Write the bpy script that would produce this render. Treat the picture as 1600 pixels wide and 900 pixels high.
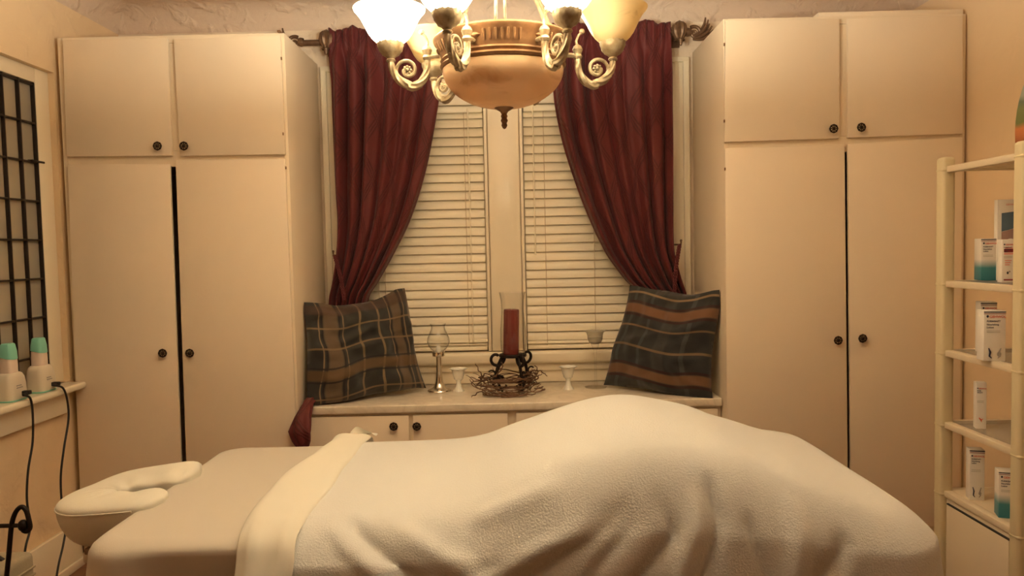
import bpy, bmesh, math, random
from mathutils import Vector, Matrix, noise
random.seed(7)
PI = math.pi
for o in list(bpy.data.objects): bpy.data.objects.remove(o)
SC = bpy.context.scene
COL = SC.collection

# ---------------------------------------------------------------- camera, world, exposure
F_PX, PITCH, ROLL, EYE = 1180.0, math.radians(3.0), .022, 1.30
FW = Vector((0, math.cos(PITCH), -math.sin(PITCH))); UP0 = Vector((0, math.sin(PITCH), math.cos(PITCH))); RT0 = Vector((1, 0, 0))
RT = RT0*math.cos(ROLL) - UP0*math.sin(ROLL); UPV = RT0*math.sin(ROLL) + UP0*math.cos(ROLL)
cam = bpy.data.cameras.new('camera'); cam.sensor_width = 36; cam.lens = F_PX/1600*36; cam.clip_start = .02
camo = bpy.data.objects.new('camera', cam); COL.objects.link(camo)
camo.matrix_world = Matrix(((RT.x, UPV.x, -FW.x, 0), (RT.y, UPV.y, -FW.y, 0), (RT.z, UPV.z, -FW.z, EYE), (0, 0, 0, 1)))
SC.camera = camo
W = bpy.data.worlds.new('night'); SC.world = W; W.use_nodes = True
W.node_tree.nodes['Background'].inputs[0].default_value = (.05, .04, .03, 1)
W.node_tree.nodes['Background'].inputs[1].default_value = .15
SC.view_settings.view_transform = 'Standard'; SC.view_settings.look = 'None'; SC.view_settings.gamma = 1; SC.view_settings.use_curve_mapping = False
SC.view_settings.exposure = 1.68
LAMP = (1.0, .92, .72)          # colour of the tungsten bulbs
BULB_W = 10.0                   # power of each bulb
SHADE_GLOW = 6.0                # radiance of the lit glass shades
SC.cycles.max_bounces = 10; SC.cycles.diffuse_bounces = 6; SC.cycles.transparent_max_bounces = 24
SC.cycles.sample_clamp_indirect = 4.0

def ray(px, py): return FW + RT*((px-800)/F_PX) + UPV*((450-py)/F_PX)
def at(px, py, Y):              # the point of the plane y = Y seen at a pixel of the photograph
    d = ray(px, py); t = Y/d.y; return Vector((d.x*t, Y, EYE+d.z*t))
def atx(px, py, X):
    d = ray(px, py); t = X/d.x; return Vector((X, d.y*t, EYE+d.z*t))
def atz(px, py, Z):
    d = ray(px, py); t = (Z-EYE)/d.z; return Vector((d.x*t, d.y*t, Z))
def lerp(a, b, t): return a+(b-a)*t
def interp(x, tab):
    if x <= tab[0][0]: return tab[0][1]
    for (a, p), (b, q) in zip(tab, tab[1:]):
        if x <= b:
            t = (x-a)/(b-a); return p+(q-p)*t
    return tab[-1][1]
def sinterp(x, tab):            # smooth (Catmull-Rom) interpolation
    n = len(tab)
    if x <= tab[0][0]: return tab[0][1]
    if x >= tab[-1][0]: return tab[-1][1]
    for i in range(n-1):
        if x <= tab[i+1][0]: break
    x0, y0 = tab[i]; x1, y1 = tab[i+1]; t = (x-x0)/(x1-x0); h = x1-x0
    m0 = (y1-tab[i-1][1])/(x1-tab[i-1][0]) if i else (y1-y0)/h
    m1 = (tab[i+2][1]-y0)/(tab[i+2][0]-x0) if i+2 < n else (y1-y0)/h
    return (2*t**3-3*t*t+1)*y0+(t**3-2*t*t+t)*h*m0+(-2*t**3+3*t*t)*y1+(t**3-t*t)*h*m1
def smooth(a, b, x):
    t = max(0, min(1, (x-a)/(b-a))); return t*t*(3-2*t)

# ---------------------------------------------------------------- materials
def new_mat(name):
    m = bpy.data.materials.new(name); m.use_nodes = True
    nt = m.node_tree; return m, nt, nt.nodes['Principled BSDF']
def mat(name, col, rough=.6, metal=0, bump=None, var=None, spec=.5, sheen=0, trans=0, coat=0, emit=None, estr=0):
    """bump = (scale, strength, detail); var = (scale, second colour)"""
    m, nt, b = new_mat(name); N, L = nt.nodes, nt.links
    b.inputs['Base Color'].default_value = (*col, 1); b.inputs['Roughness'].default_value = rough; b.inputs['Metallic'].default_value = metal
    b.inputs['Specular IOR Level'].default_value = spec; b.inputs['Sheen Weight'].default_value = sheen
    b.inputs['Transmission Weight'].default_value = trans; b.inputs['Coat Weight'].default_value = coat
    if emit: b.inputs['Emission Color'].default_value = (*emit, 1); b.inputs['Emission Strength'].default_value = estr
    tc = N.new('ShaderNodeTexCoord')
    if var:
        n = N.new('ShaderNodeTexNoise'); n.inputs['Scale'].default_value = var[0]; n.inputs['Detail'].default_value = 5
        L.new(tc.outputs['Object'], n.inputs['Vector'])
        r = N.new('ShaderNodeValToRGB'); r.color_ramp.elements[0].position = .35; r.color_ramp.elements[1].position = .68
        r.color_ramp.elements[0].color = (*col, 1); r.color_ramp.elements[1].color = (*var[1], 1)
        L.new(n.outputs['Fac'], r.inputs['Fac']); L.new(r.outputs['Color'], b.inputs['Base Color'])
    if bump:
        n = N.new('ShaderNodeTexNoise'); n.inputs['Scale'].default_value = bump[0]; n.inputs['Detail'].default_value = bump[2] if len(bump) > 2 else 3
        L.new(tc.outputs['Object'], n.inputs['Vector'])
        k = N.new('ShaderNodeBump'); k.inputs['Strength'].default_value = bump[1]; k.inputs['Distance'].default_value = .01
        L.new(n.outputs['Fac'], k.inputs['Height']); L.new(k.outputs['Normal'], b.inputs['Normal'])
    return m
def plaster(name, col, s=1.0):   # knock-down textured plaster
    m, nt, b = new_mat(name); N, L = nt.nodes, nt.links
    b.inputs['Base Color'].default_value = (*col, 1); b.inputs['Roughness'].default_value = .62; b.inputs['Specular IOR Level'].default_value = .3
    tc = N.new('ShaderNodeTexCoord'); n = N.new('ShaderNodeTexNoise'); n.inputs['Scale'].default_value = 13; n.inputs['Detail'].default_value = 3; n.inputs['Distortion'].default_value = .5
    r = N.new('ShaderNodeValToRGB'); r.color_ramp.elements[0].position = .50; r.color_ramp.elements[1].position = .72
    n2 = N.new('ShaderNodeTexNoise'); n2.inputs['Scale'].default_value = 45; n2.inputs['Detail'].default_value = 3
    a = N.new('ShaderNodeMath'); a.operation = 'MULTIPLY_ADD'; a.inputs[1].default_value = .35
    k = N.new('ShaderNodeBump'); k.inputs['Strength'].default_value = .55*s; k.inputs['Distance'].default_value = .008
    L.new(tc.outputs['Object'], n.inputs['Vector']); L.new(tc.outputs['Object'], n2.inputs['Vector']); L.new(n.outputs['Fac'], r.inputs['Fac'])
    L.new(n2.outputs['Fac'], a.inputs[0]); L.new(r.outputs['Color'], a.inputs[2]); L.new(a.outputs[0], k.inputs['Height']); L.new(k.outputs['Normal'], b.inputs['Normal'])
    return m
def thin_glass(name, tint=(.985, .985, .98), rough=.02, haze=0.0):
    m = bpy.data.materials.new(name); m.use_nodes = True; nt = m.node_tree; N, L = nt.nodes, nt.links; N.clear()
    out = N.new('ShaderNodeOutputMaterial'); tr = N.new('ShaderNodeBsdfTransparent'); tr.inputs[0].default_value = (*tint, 1)
    gl = N.new('ShaderNodeBsdfGlossy'); gl.inputs['Roughness'].default_value = rough
    lw = N.new('ShaderNodeLayerWeight'); lw.inputs[0].default_value = .5
    p_ = N.new('ShaderNodeMath'); p_.operation = 'POWER'; p_.inputs[1].default_value = 4; L.new(lw.outputs['Facing'], p_.inputs[0])
    fr = N.new('ShaderNodeMath'); fr.operation = 'MULTIPLY_ADD'; fr.inputs[1].default_value = .55; fr.inputs[2].default_value = .035; L.new(p_.outputs[0], fr.inputs[0])
    ed = N.new('ShaderNodeMix'); ed.data_type = 'RGBA'; ed.inputs[6].default_value = (*tint, 1); ed.inputs[7].default_value = (tint[0]*.5, tint[1]*.47, tint[2]*.40, 1); L.new(p_.outputs[0], ed.inputs[0]); L.new(ed.outputs[2], tr.inputs[0])
    mx = N.new('ShaderNodeMixShader'); L.new(fr.outputs[0], mx.inputs[0]); L.new(tr.outputs[0], mx.inputs[1]); L.new(gl.outputs[0], mx.inputs[2])
    last = mx
    if haze:
        df = N.new('ShaderNodeBsdfDiffuse'); df.inputs[0].default_value = (.8, .78, .72, 1)
        m2 = N.new('ShaderNodeMixShader'); m2.inputs[0].default_value = haze; L.new(mx.outputs[0], m2.inputs[1]); L.new(df.outputs[0], m2.inputs[2]); last = m2
    L.new(last.outputs[0], out.inputs[0]); return m
def alabaster(name, col, vein, glow=0.0, transl=.35):
    m = bpy.data.materials.new(name); m.use_nodes = True; nt = m.node_tree; N, L = nt.nodes, nt.links; N.clear()
    out = N.new('ShaderNodeOutputMaterial'); tc = N.new('ShaderNodeTexCoord')
    n = N.new('ShaderNodeTexNoise'); n.inputs['Scale'].default_value = 9; n.inputs['Detail'].default_value = 6; n.inputs['Distortion'].default_value = .8
    mp = N.new('ShaderNodeMapping'); mp.inputs['Scale'].default_value = (1, 1, 2.2)
    L.new(tc.outputs['Object'], mp.inputs['Vector']); L.new(mp.outputs[0], n.inputs['Vector'])
    r = N.new('ShaderNodeValToRGB'); r.color_ramp.elements[0].position = .56; r.color_ramp.elements[1].position = .74
    r.color_ramp.elements[0].color = (*col, 1); r.color_ramp.elements[1].color = (*vein, 1); L.new(n.outputs['Fac'], r.inputs['Fac'])
    d = N.new('ShaderNodeBsdfPrincipled'); d.inputs['Roughness'].default_value = .28
    t = N.new('ShaderNodeBsdfTranslucent'); mx = N.new('ShaderNodeMixShader'); mx.inputs[0].default_value = transl
    L.new(r.outputs[0], d.inputs['Base Color']); L.new(r.outputs[0], t.inputs['Color'])
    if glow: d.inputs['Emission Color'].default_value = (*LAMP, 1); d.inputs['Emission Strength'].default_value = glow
    L.new(d.outputs[0], mx.inputs[1]); L.new(t.outputs[0], mx.inputs[2]); L.new(mx.outputs[0], out.inputs[0]); return m

M = {}
M['wall'] = plaster('cream_plaster', (.80, .62, .40), .55)
M['wall_smooth'] = plaster('smooth_cream_plaster', (.80, .62, .40), .18)
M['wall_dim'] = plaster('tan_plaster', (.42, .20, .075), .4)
M['wall_rear'] = plaster('pale_plaster', (.80, .68, .53), .85)
M['ceil'] = plaster('ceiling_plaster', (.68, .54, .42), 1.3)
M['cab'] = mat('cabinet_paint', (.84, .72, .545), .38, bump=(140, .05))
M['door'] = mat('door_paint', (.86, .735, .565), .36, bump=(160, .05))
M['trim'] = mat('trim_gloss', (.88, .79, .61), .22, bump=(30, .03))
M['slat'] = mat('blind_vinyl', (.90, .82, .63), .35)
M['cord'] = mat('blind_cord', (.62, .50, .34), .7)
M['marble'] = None
M['knob'] = mat('antique_bronze', (.045, .028, .018), .42, .85)
M['knob_light'] = mat('pale_brass', (.75, .62, .42), .35, .6)
M['rod'] = mat('rod_bronze', (.13, .075, .045), .42, .55, bump=(60, .2), var=(30, (.22, .13, .07)))
M['brass'] = mat('antique_gold', (.46, .37, .24), .45, .35, bump=(120, .15), var=(50, (.27, .19, .10)))
M['bronze'] = mat('chandelier_bronze', (.30, .16, .075), .42, .45, var=(40, (.20, .10, .045)))
M['iron'] = mat('wrought_iron', (.022, .014, .010), .5, .6, bump=(90, .2))
M['twig'] = mat('brown_twig', (.11, .055, .03), .8, bump=(80, .5), var=(25, (.20, .11, .06)))
M['glass'] = thin_glass('clear_glass')
M['hazy'] = thin_glass('frosted_shelf', (.86, .84, .78), .12, .22)
M['window_glass'] = thin_glass('obscure_glass', (.86, .78, .60), .12, .30)
M['silver'] = mat('polished_silver', (.82, .76, .66), .16, 1)
M['milk'] = mat('milk_glass', (.86, .84, .74), .15, coat=.5)
M['wax'] = mat('burgundy_wax', (.20, .032, .030), .42, var=(14, (.25, .05, .042)))
M['wick'] = mat('wick', (.75, .7, .6), .8)
M['rope'] = mat('burgundy_rope', (.13, .02, .022), .75, bump=(300, .4))
M['sheet'] = mat('cotton_sheet', (.55, .50, .42), .8, bump=(420, .06), sheen=.1)
M['fold'] = mat('ivory_sheet', (.70, .67, .57), .8, bump=(380, .06), sheen=.1)
M['fleece'] = mat('cream_fleece', (.66, .66, .63), .95, bump=(240, .26, 5), sheen=.25)
M['vinyl'] = mat('table_vinyl', (.25, .17, .11), .5)
M['wood'] = mat('table_beech', (.50, .28, .13), .45)
M['white_plastic'] = mat('white_plastic', (.74, .66, .52), .4)
M['cream_plastic'] = mat('cream_plastic', (.74, .63, .46), .42)
M['ivory_plastic'] = mat('ivory_post', (.70, .60, .38), .5)
M['green_cap'] = mat('mint_plastic', (.24, .62, .48), .4)
M['black'] = mat('black_rubber_and_shade', (.012, .010, .009), .5)  # rubber of plugs and cords, also the painted shade at the cupboard door
M['print_grey'] = mat('grey_print', (.35, .32, .28), .6)
M['carton'] = mat('white_carton', (.84, .80, .74), .5)
M['ink'] = mat('navy_ink', (.03, .03, .06), .5)
M['red_ink'] = mat('red_ink', (.72, .12, .06), .5)
M['maroon'] = mat('maroon_print', (.26, .02, .03), .4)
M['pink'] = mat('pink_print', (.80, .42, .36), .5)
M['slate'] = mat('slate_blue_print', (.10, .17, .25), .5)
M['mauve'] = mat('mauve_print', (.40, .27, .25), .5)
M['lead'] = mat('lead_came', (.035, .026, .02), .5, .5)
M['tan_box'] = mat('tan_canvas', (.36, .30, .20), .7, bump=(200, .2))
M['paper_white'] = mat('white_board', (.85, .80, .72), .5)
def marble():
    m, nt, b = new_mat('cream_marble'); N, L = nt.nodes, nt.links; b.inputs['Roughness'].default_value = .2
    tc = N.new('ShaderNodeTexCoord'); n = N.new('ShaderNodeTexNoise'); n.inputs['Scale'].default_value = 5; n.inputs['Detail'].default_value = 8; n.inputs['Distortion'].default_value = 2.2
    r = N.new('ShaderNodeValToRGB'); e = r.color_ramp.elements; e[0].position = .40; e[0].color = (.80, .71, .57, 1); e[1].position = .62; e[1].color = (.80, .72, .58, 1)
    x = e.new(.50); x.color = (.71, .63, .50, 1); x = e.new(.46); x.color = (.78, .69, .55, 1)
    L.new(tc.outputs['Object'], n.inputs['Vector']); L.new(n.outputs['Fac'], r.inputs['Fac']); L.new(r.outputs[0], b.inputs['Base Color']); return m
M['marble'] = marble()
def floor_mat():
    m, nt, b = new_mat('brown_wood_floor'); N, L = nt.nodes, nt.links; b.inputs['Roughness'].default_value = .35
    tc = N.new('ShaderNodeTexCoord'); br = N.new('ShaderNodeTexBrick'); br.inputs['Scale'].default_value = 1; br.inputs['Brick Width'].default_value = .9; br.inputs['Row Height'].default_value = .08; br.inputs['Mortar Size'].default_value = .0015
    br.inputs['Color1'].default_value = (.15, .055, .022, 1); br.inputs['Color2'].default_value = (.20, .075, .03, 1); br.inputs['Mortar'].default_value = (.03, .015, .01, 1)
    L.new(tc.outputs['Object'], br.inputs['Vector']); L.new(br.outputs['Color'], b.inputs['Base Color']); return m
M['floor'] = floor_mat()
def curtain_mat():               # burgundy cloth with a pin-tucked diamond lattice
    m, nt, b = new_mat('burgundy_cloth'); N, L = nt.nodes, nt.links
    b.inputs['Roughness'].default_value = .55; b.inputs['Sheen Weight'].default_value = .08; b.inputs['Specular IOR Level'].default_value = .25
    uv = N.new('ShaderNodeUVMap'); sx = N.new('ShaderNodeSeparateXYZ'); L.new(uv.outputs[0], sx.inputs[0])
    def mth(op, a, c=None, d=None):
        q = N.new('ShaderNodeMath'); q.operation = op
        for i, v in enumerate((a, c, d)):
            if v is None: continue
            if isinstance(v, (int, float)): q.inputs[i].default_value = v
            else: L.new(v, q.inputs[i])
        return q.outputs[0]
    lines = []
    for s in (1, -1):
        d = mth('MULTIPLY_ADD', sx.outputs[0], 7.5*s, mth('MULTIPLY', sx.outputs[1], 4.6))
        fr = mth('FRACT', d); t = mth('ABSOLUTE', mth('SUBTRACT', fr, .5))      # 0 at the line
        near = mth('LESS_THAN', t, .15); fine = mth('ABSOLUTE', mth('SUBTRACT', mth('FRACT', mth('MULTIPLY', t, 11.5)), .5))
        lines.append(mth('MULTIPLY', near, fine))
    h = mth('MAXIMUM', lines[0], lines[1])
    bp = N.new('ShaderNodeBump'); bp.inputs['Strength'].default_value = .5; bp.inputs['Distance'].default_value = .004; L.new(h, bp.inputs['Height']); L.new(bp.outputs[0], b.inputs['Normal'])
    mx = N.new('ShaderNodeMix'); mx.data_type = 'RGBA'; mx.inputs[6].default_value = (.112, .018, .018, 1); mx.inputs[7].default_value = (.050, .008, .008, 1)
    L.new(mth('MULTIPLY', h, 1.4), mx.inputs[0]); L.new(mx.outputs[2], b.inputs['Base Color']); return m
M['curtain'] = curtain_mat()
def plaid(name, base, ustr, vstr):   # tartan from two sets of stripes (centre, half-width, colour, strength)
    m, nt, b = new_mat(name); N, L = nt.nodes, nt.links; b.inputs['Roughness'].default_value = .85; b.inputs['Sheen Weight'].default_value = .2
    uv = N.new('ShaderNodeUVMap'); sx = N.new('ShaderNodeSeparateXYZ'); L.new(uv.outputs[0], sx.inputs[0])
    col = None
    for axis, st in ((0, ustr), (1, vstr)):
        for (c, w, cl, k) in st:
            s1 = N.new('ShaderNodeMath'); s1.operation = 'SUBTRACT'; L.new(sx.outputs[axis], s1.inputs[0]); s1.inputs[1].default_value = c
            s2 = N.new('ShaderNodeMath'); s2.operation = 'ABSOLUTE'; L.new(s1.outputs[0], s2.inputs[0])
            s3 = N.new('ShaderNodeMapRange'); s3.inputs[1].default_value = w*.8; s3.inputs[2].default_value = w*1.15+.001; s3.inputs[3].default_value = k; s3.inputs[4].default_value = 0; L.new(s2.outputs[0], s3.inputs[0])
            mx = N.new('ShaderNodeMix'); mx.data_type = 'RGBA'; L.new(s3.outputs[0], mx.inputs[0])
            if col is None: mx.inputs[6].default_value = (*base, 1)
            else: L.new(col, mx.inputs[6])
            mx.inputs[7].default_value = (*cl, 1); col = mx.outputs[2]
    L.new(col, b.inputs['Base Color'])
    tc = N.new('ShaderNodeTexCoord'); n = N.new('ShaderNodeTexNoise'); n.inputs['Scale'].default_value = 260; L.new(tc.outputs['Object'], n.inputs['Vector'])
    k = N.new('ShaderNodeBump'); k.inputs['Strength'].default_value = .15; k.inputs['Distance'].default_value = .005; L.new(n.outputs['Fac'], k.inputs['Height']); L.new(k.outputs[0], b.inputs['Normal'])
    return m
TAN, ORG, BLK, GRN, RUST = (.22, .145, .075), (.33, .155, .055), (.012, .010, .010), (.030, .034, .028), (.14, .055, .028)
M['plaid_a'] = plaid('dark_plaid', (.024, .023, .019),
    [(.20, .060, (.125, .08, .042), .85), (.13, .008, BLK, 1), (.27, .008, BLK, 1), (.105, .005, TAN, .8), (.30, .005, TAN, .8), (.45, .010, (.19, .13, .065), .9), (.635, .010, (.19, .13, .065), .9), (.83, .045, (.115, .075, .04), .8), (.775, .006, BLK, 1), (.885, .006, BLK, 1), (.755, .005, TAN, .8), (.91, .006, TAN, .7), (.975, .012, TAN, .6)],
    [(.30, .050, (.125, .068, .024), .75), (.235, .008, BLK, .8), (.365, .008, BLK, .8), (.07, .008, TAN, .7), (.54, .009, (.20, .13, .06), .75), (.745, .009, (.20, .13, .06), .75), (.93, .05, (.07, .03, .018), .5)])
M['plaid_b'] = plaid('blue_plaid', (.020, .021, .020),
    [(.12, .015, (.05, .06, .06), .6), (.35, .015, (.05, .055, .06), .6), (.55, .06, (.05, .045, .04), .5), (.78, .02, (.06, .06, .06), .6)],
    [(.16, .045, (.165, .08, .034), .9), (.098, .012, (.03, .008, .006), 1), (.222, .012, (.03, .008, .006), 1), (.40, .011, (.17, .105, .05), .85), (.60, .009, (.17, .105, .05), .85), (.77, .045, (.17, .078, .034), .9), (.708, .012, (.03, .008, .006), 1), (.832, .012, (.03, .008, .006), 1), (.93, .010, (.24, .16, .08), .9)])
def gradient_carton():
    m, nt, b = new_mat('blue_gradient_carton'); N, L = nt.nodes, nt.links; b.inputs['Roughness'].default_value = .45
    tc = N.new('ShaderNodeTexCoord'); sx = N.new('ShaderNodeSeparateXYZ'); L.new(tc.outputs['Generated'], sx.inputs[0])
    r = N.new('ShaderNodeValToRGB'); e = r.color_ramp.elements; e[0].position = .0; e[0].color = (.03, .20, .26, 1); e[1].position = .50; e[1].color = (.84, .80, .74, 1)
    x = e.new(.30); x.color = (.06, .27, .32, 1); L.new(sx.outputs[2], r.inputs[0]); L.new(r.outputs[0], b.inputs['Base Color']); return m
M['gradient'] = gradient_carton()
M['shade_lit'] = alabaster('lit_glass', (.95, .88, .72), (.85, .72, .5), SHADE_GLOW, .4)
M['shade_dim'] = alabaster('amber_alabaster', (.84, .72, .46), (.50, .35, .15), 0, .38)
M['bowl'] = alabaster('bowl_alabaster', (.72, .52, .32), (.44, .25, .12), 0, .30)

# ---------------------------------------------------------------- mesh builder
class MB:
    def __init__(s): s.bm = bmesh.new(); s.uvl = None
    def faces(s, vs, fs, mi=0):
        bv = [s.bm.verts.new(v) for v in vs]; out = []
        for f in fs:
            try: q = s.bm.faces.new([bv[i] for i in f]); q.material_index = mi; out.append(q)
            except ValueError: pass
        return bv, out
    def box(s, x0, x1, y0, y1, z0, z1, b=0, mi=0, mtx=None, seg=2):
        t = bmesh.new()
        bmesh.ops.create_cube(t, size=1, matrix=Matrix.Translation(((x0+x1)/2, (y0+y1)/2, (z0+z1)/2)) @ Matrix.Diagonal((abs(x1-x0), abs(y1-y0), abs(z1-z0), 1)))
        if b: bmesh.ops.bevel(t, geom=t.edges[:], offset=b, segments=seg, affect='EDGES', profile=.5)
        s.merge(t, mi, mtx); return s
    def merge(s, t, mi=0, mtx=None):
        t.verts.index_update(); mp = [s.bm.verts.new(mtx @ v.co if mtx else v.co) for v in t.verts]
        for f in t.faces:
            try: q = s.bm.faces.new([mp[v.index] for v in f.verts]); q.material_index = mi
            except ValueError: pass
        t.free()
    def prism(s, pts, depth, b=0, mi=0):      # pts: 3D polygon; depth: extrusion vector
        t = bmesh.new(); d = Vector(depth); n = len(pts)
        a = [t.verts.new(p) for p in pts]; c = [t.verts.new(Vector(p)+d) for p in pts]
        t.faces.new(a); t.faces.new(c[::-1])
        for i in range(n): t.faces.new((a[i], c[i], c[(i+1) % n], a[(i+1) % n]))
        if b: bmesh.ops.bevel(t, geom=t.edges[:], offset=b, segments=2, affect='EDGES', profile=.5)
        s.merge(t, mi); return s
    def tube(s, pts, r, seg=8, mi=0, closed=False, flat=None, twist=0):
        pts = [Vector(p) for p in pts]; n = len(pts); rs = r if isinstance(r, (list, tuple)) else [r]*n
        T = [(pts[(i+1) % n]-pts[i-1] if closed else pts[min(i+1, n-1)]-pts[max(i-1, 0)]).normalized() for i in range(n)]
        ref = Vector((0, 0, 1)) if abs(T[0].z) < .9 else Vector((1, 0, 0)); nn = (ref-T[0]*ref.dot(T[0])).normalized()
        rings = []
        for i in range(n):
            if i: nn = (nn-T[i]*nn.dot(T[i])).normalized()
            bb = T[i].cross(nn); ring = []
            for k in range(seg):
                a = 2*PI*k/seg + twist*i; ca, sa = math.cos(a), math.sin(a)
                fx = flat if flat else 1
                rr = rs[i]*(1+(.11*math.cos(6*(2*PI*k/seg)) if twist else 0))
                ring.append(s.bm.verts.new(pts[i]+nn*ca*rr+bb*sa*rr*fx))
            rings.append(ring)
        for i in range(n if closed else n-1):
            p, q = rings[i], rings[(i+1) % n]
            for k in range(seg):
                f = s.bm.faces.new((p[k], p[(k+1) % seg], q[(k+1) % seg], q[k])); f.material_index = mi
        if not closed:
            for ring in (rings[0], rings[-1]):
                f = s.bm.faces.new(ring); f.material_index = mi
        return s
    def lathe(s, prof, c=(0, 0, 0), seg=32, mi=0, rfun=None, mtx=None):
        c = Vector(c); rings = []
        for (r, z) in prof:
            if r < 1e-5: v = Vector((0, 0, z))+c; rings.append([s.bm.verts.new(mtx @ v if mtx else v)])
            else:
                ring = []
                for k in range(seg):
                    a = 2*PI*k/seg; rr = r*(rfun(a, z) if rfun else 1); v = Vector((rr*math.cos(a), rr*math.sin(a), z))+c
                    ring.append(s.bm.verts.new(mtx @ v if mtx else v))
                rings.append(ring)
        for p, q in zip(rings, rings[1:]):
            for k in range(seg):
                k2 = (k+1) % seg
                if len(p) == 1 and len(q) == 1: break
                vs = (p[0], q[k2], q[k]) if len(p) == 1 else (p[k], p[k2], q[0]) if len(q) == 1 else (p[k], p[k2], q[k2], q[k])
                f = s.bm.faces.new(vs); f.material_index = mi
        return s
    def ball(s, c, r, seg=12, mi=0, sc=(1, 1, 1)):
        n = 7; s.lathe([(math.sin(PI*i/n)*r, -math.cos(PI*i/n)*r) for i in range(n+1)], (0, 0, 0), seg, mi, None, Matrix.Translation(c) @ Matrix.Diagonal((*sc, 1))); return s
    def grid(s, fn, nu, nv, mi=0, uv=None, closeu=False, closev=False):
        V = [[s.bm.verts.new(fn(i, j)) for j in range(nv)] for i in range(nu)]
        if uv and not s.uvl: s.uvl = s.bm.loops.layers.uv.new('UVMap')
        for i in range(nu if closeu else nu-1):
            for j in range(nv if closev else nv-1):
                ij = [(i, j), ((i+1) % nu, j), ((i+1) % nu, (j+1) % nv), (i, (j+1) % nv)]
                try: f = s.bm.faces.new([V[a][b] for a, b in ij])
                except ValueError: continue
                f.material_index = mi
                if uv:
                    for l, (a, b) in zip(f.loops, ij): l[s.uvl].uv = uv(a, b)
        return V
    def text(s, txt, size, org, right, up, mi=0, align='LEFT', bold=.0):
        cu = bpy.data.curves.new('t', 'FONT'); cu.body = txt; cu.size = size; cu.align_x = align; cu.offset = bold
        ob = bpy.data.objects.new('t', cu); COL.objects.link(ob); me = ob.to_mesh()
        right, up = Vector(right).normalized(), Vector(up).normalized()
        s.faces([Vector(org)+right*v.co.x+up*v.co.y for v in me.vertices], [tuple(p.vertices) for p in me.polygons], mi)
        ob.to_mesh_clear(); bpy.data.objects.remove(ob); bpy.data.curves.remove(cu); return s
    def build(s, name, mats, parent=None, local=False, ang=38, weld=0, recalc=True, origin=None):
        bm = s.bm
        if weld: bmesh.ops.remove_doubles(bm, verts=bm.verts[:], dist=weld)
        if recalc: bmesh.ops.recalc_face_normals(bm, faces=bm.faces[:])
        if not isinstance(mats, (list, tuple)): mats = [mats]
        o = None
        me = bpy.data.meshes.new(name); o = bpy.data.objects.new(name, me); COL.objects.link(o)
        off = Vector((0, 0, 0))
        if parent is not None:
            o.parent = parent
            if not local: off = wloc(parent)
        elif origin is not None: off = Vector(origin); o.location = off
        elif not local and len(bm.verts):
            xs = [v.co for v in bm.verts]; off = Vector(((min(v.x for v in xs)+max(v.x for v in xs))/2, (min(v.y for v in xs)+max(v.y for v in xs))/2, min(v.z for v in xs))); o.location = off
        if off.length:
            for v in bm.verts: v.co -= off
        bm.to_mesh(me); bm.free()
        for m_ in mats: me.materials.append(m_)
        for p in me.polygons: p.use_smooth = True
        me.set_sharp_from_angle(angle=math.radians(ang)); return o
def wloc(o):
    v = Vector(o.location); p = o.parent
    while p is not None: v += Vector(p.location); p = p.parent
    return v
def tag(o, label, cat, group=None, kind=None):
    o['label'] = label; o['category'] = cat
    if group: o['group'] = group
    if kind: o['kind'] = kind
    return o
def thing(name, label, cat, loc=(0, 0, 0), group=None, rotz=0):
    o = bpy.data.objects.new(name, None); COL.objects.link(o); o.location = loc; o.rotation_euler = (0, 0, rotz); o.empty_display_size = .05
    return tag(o, label, cat, group)
def struct(o, label=None):
    o['kind'] = 'structure'
    if label: o['label'] = label
    return o
def dup(o, parent, loc=None):
    c = o.copy(); COL.objects.link(c); c.parent = parent
    if loc is not None: c.location = loc
    for ch in list(o.children): dup(ch, c)
    return c

# ---------------------------------------------------------------- the room
XL, XR, YB, YF, ZC = -1.87, 1.90, 3.70, -4.20, 2.48
CY = 3.16                          # cabinet face plane
struct(MB().box(XL-.3, XR+.3, YF-.2, YB+.2, -.06, 0).build('floor', M['floor']), 'brown wooden floor')
b = MB(); R_ = .11
b.box(XL-.2, XR+.2, YF-.2, YB+.2, ZC, ZC+.08)
def cove(a, c, inward):            # concave quarter-round between wall and ceiling
    a, c, iv = Vector(a), Vector(c), Vector(inward)
    pts = lambda p: [p+Vector((0, 0, ZC-R_))] + [p+iv*(R_-R_*math.cos(t))+Vector((0, 0, ZC-R_+R_*math.sin(t))) for t in [PI/2*k/8 for k in range(1, 9)]]
    P, Q = pts(a), pts(c); b.grid(lambda i, j: (P, Q)[i][j], 2, 9)
cove((XL, YB, 0), (XR, YB, 0), (0, -1, 0)); cove((XL, YF, 0), (XL, YB, 0), (1, 0, 0)); cove((XR, YF, 0), (XR, YB, 0), (-1, 0, 0))
struct(b.build('ceiling', M['ceil']), 'coved plaster ceiling')
# rear wall with two openings
OL, OR_ = (-.800, -.112), (.058, .785); OZ = (.795, 1.995)
b = MB()
b.box(XL-.1, OL[0], YB, YB+.14, 0, ZC); b.box(OR_[1], XR+.1, YB, YB+.14, 0, ZC); b.box(OL[0], OR_[1], YB, YB+.14, 0, OZ[0]); b.box(OL[0], OR_[1], YB, YB+.14, OZ[1], ZC)
b.box(OL[1], OR_[0], YB, YB+.14, OZ[0], OZ[1])
struct(b.build('wall_rear', M['wall_rear']), 'textured plaster wall behind the curtains')
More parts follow.
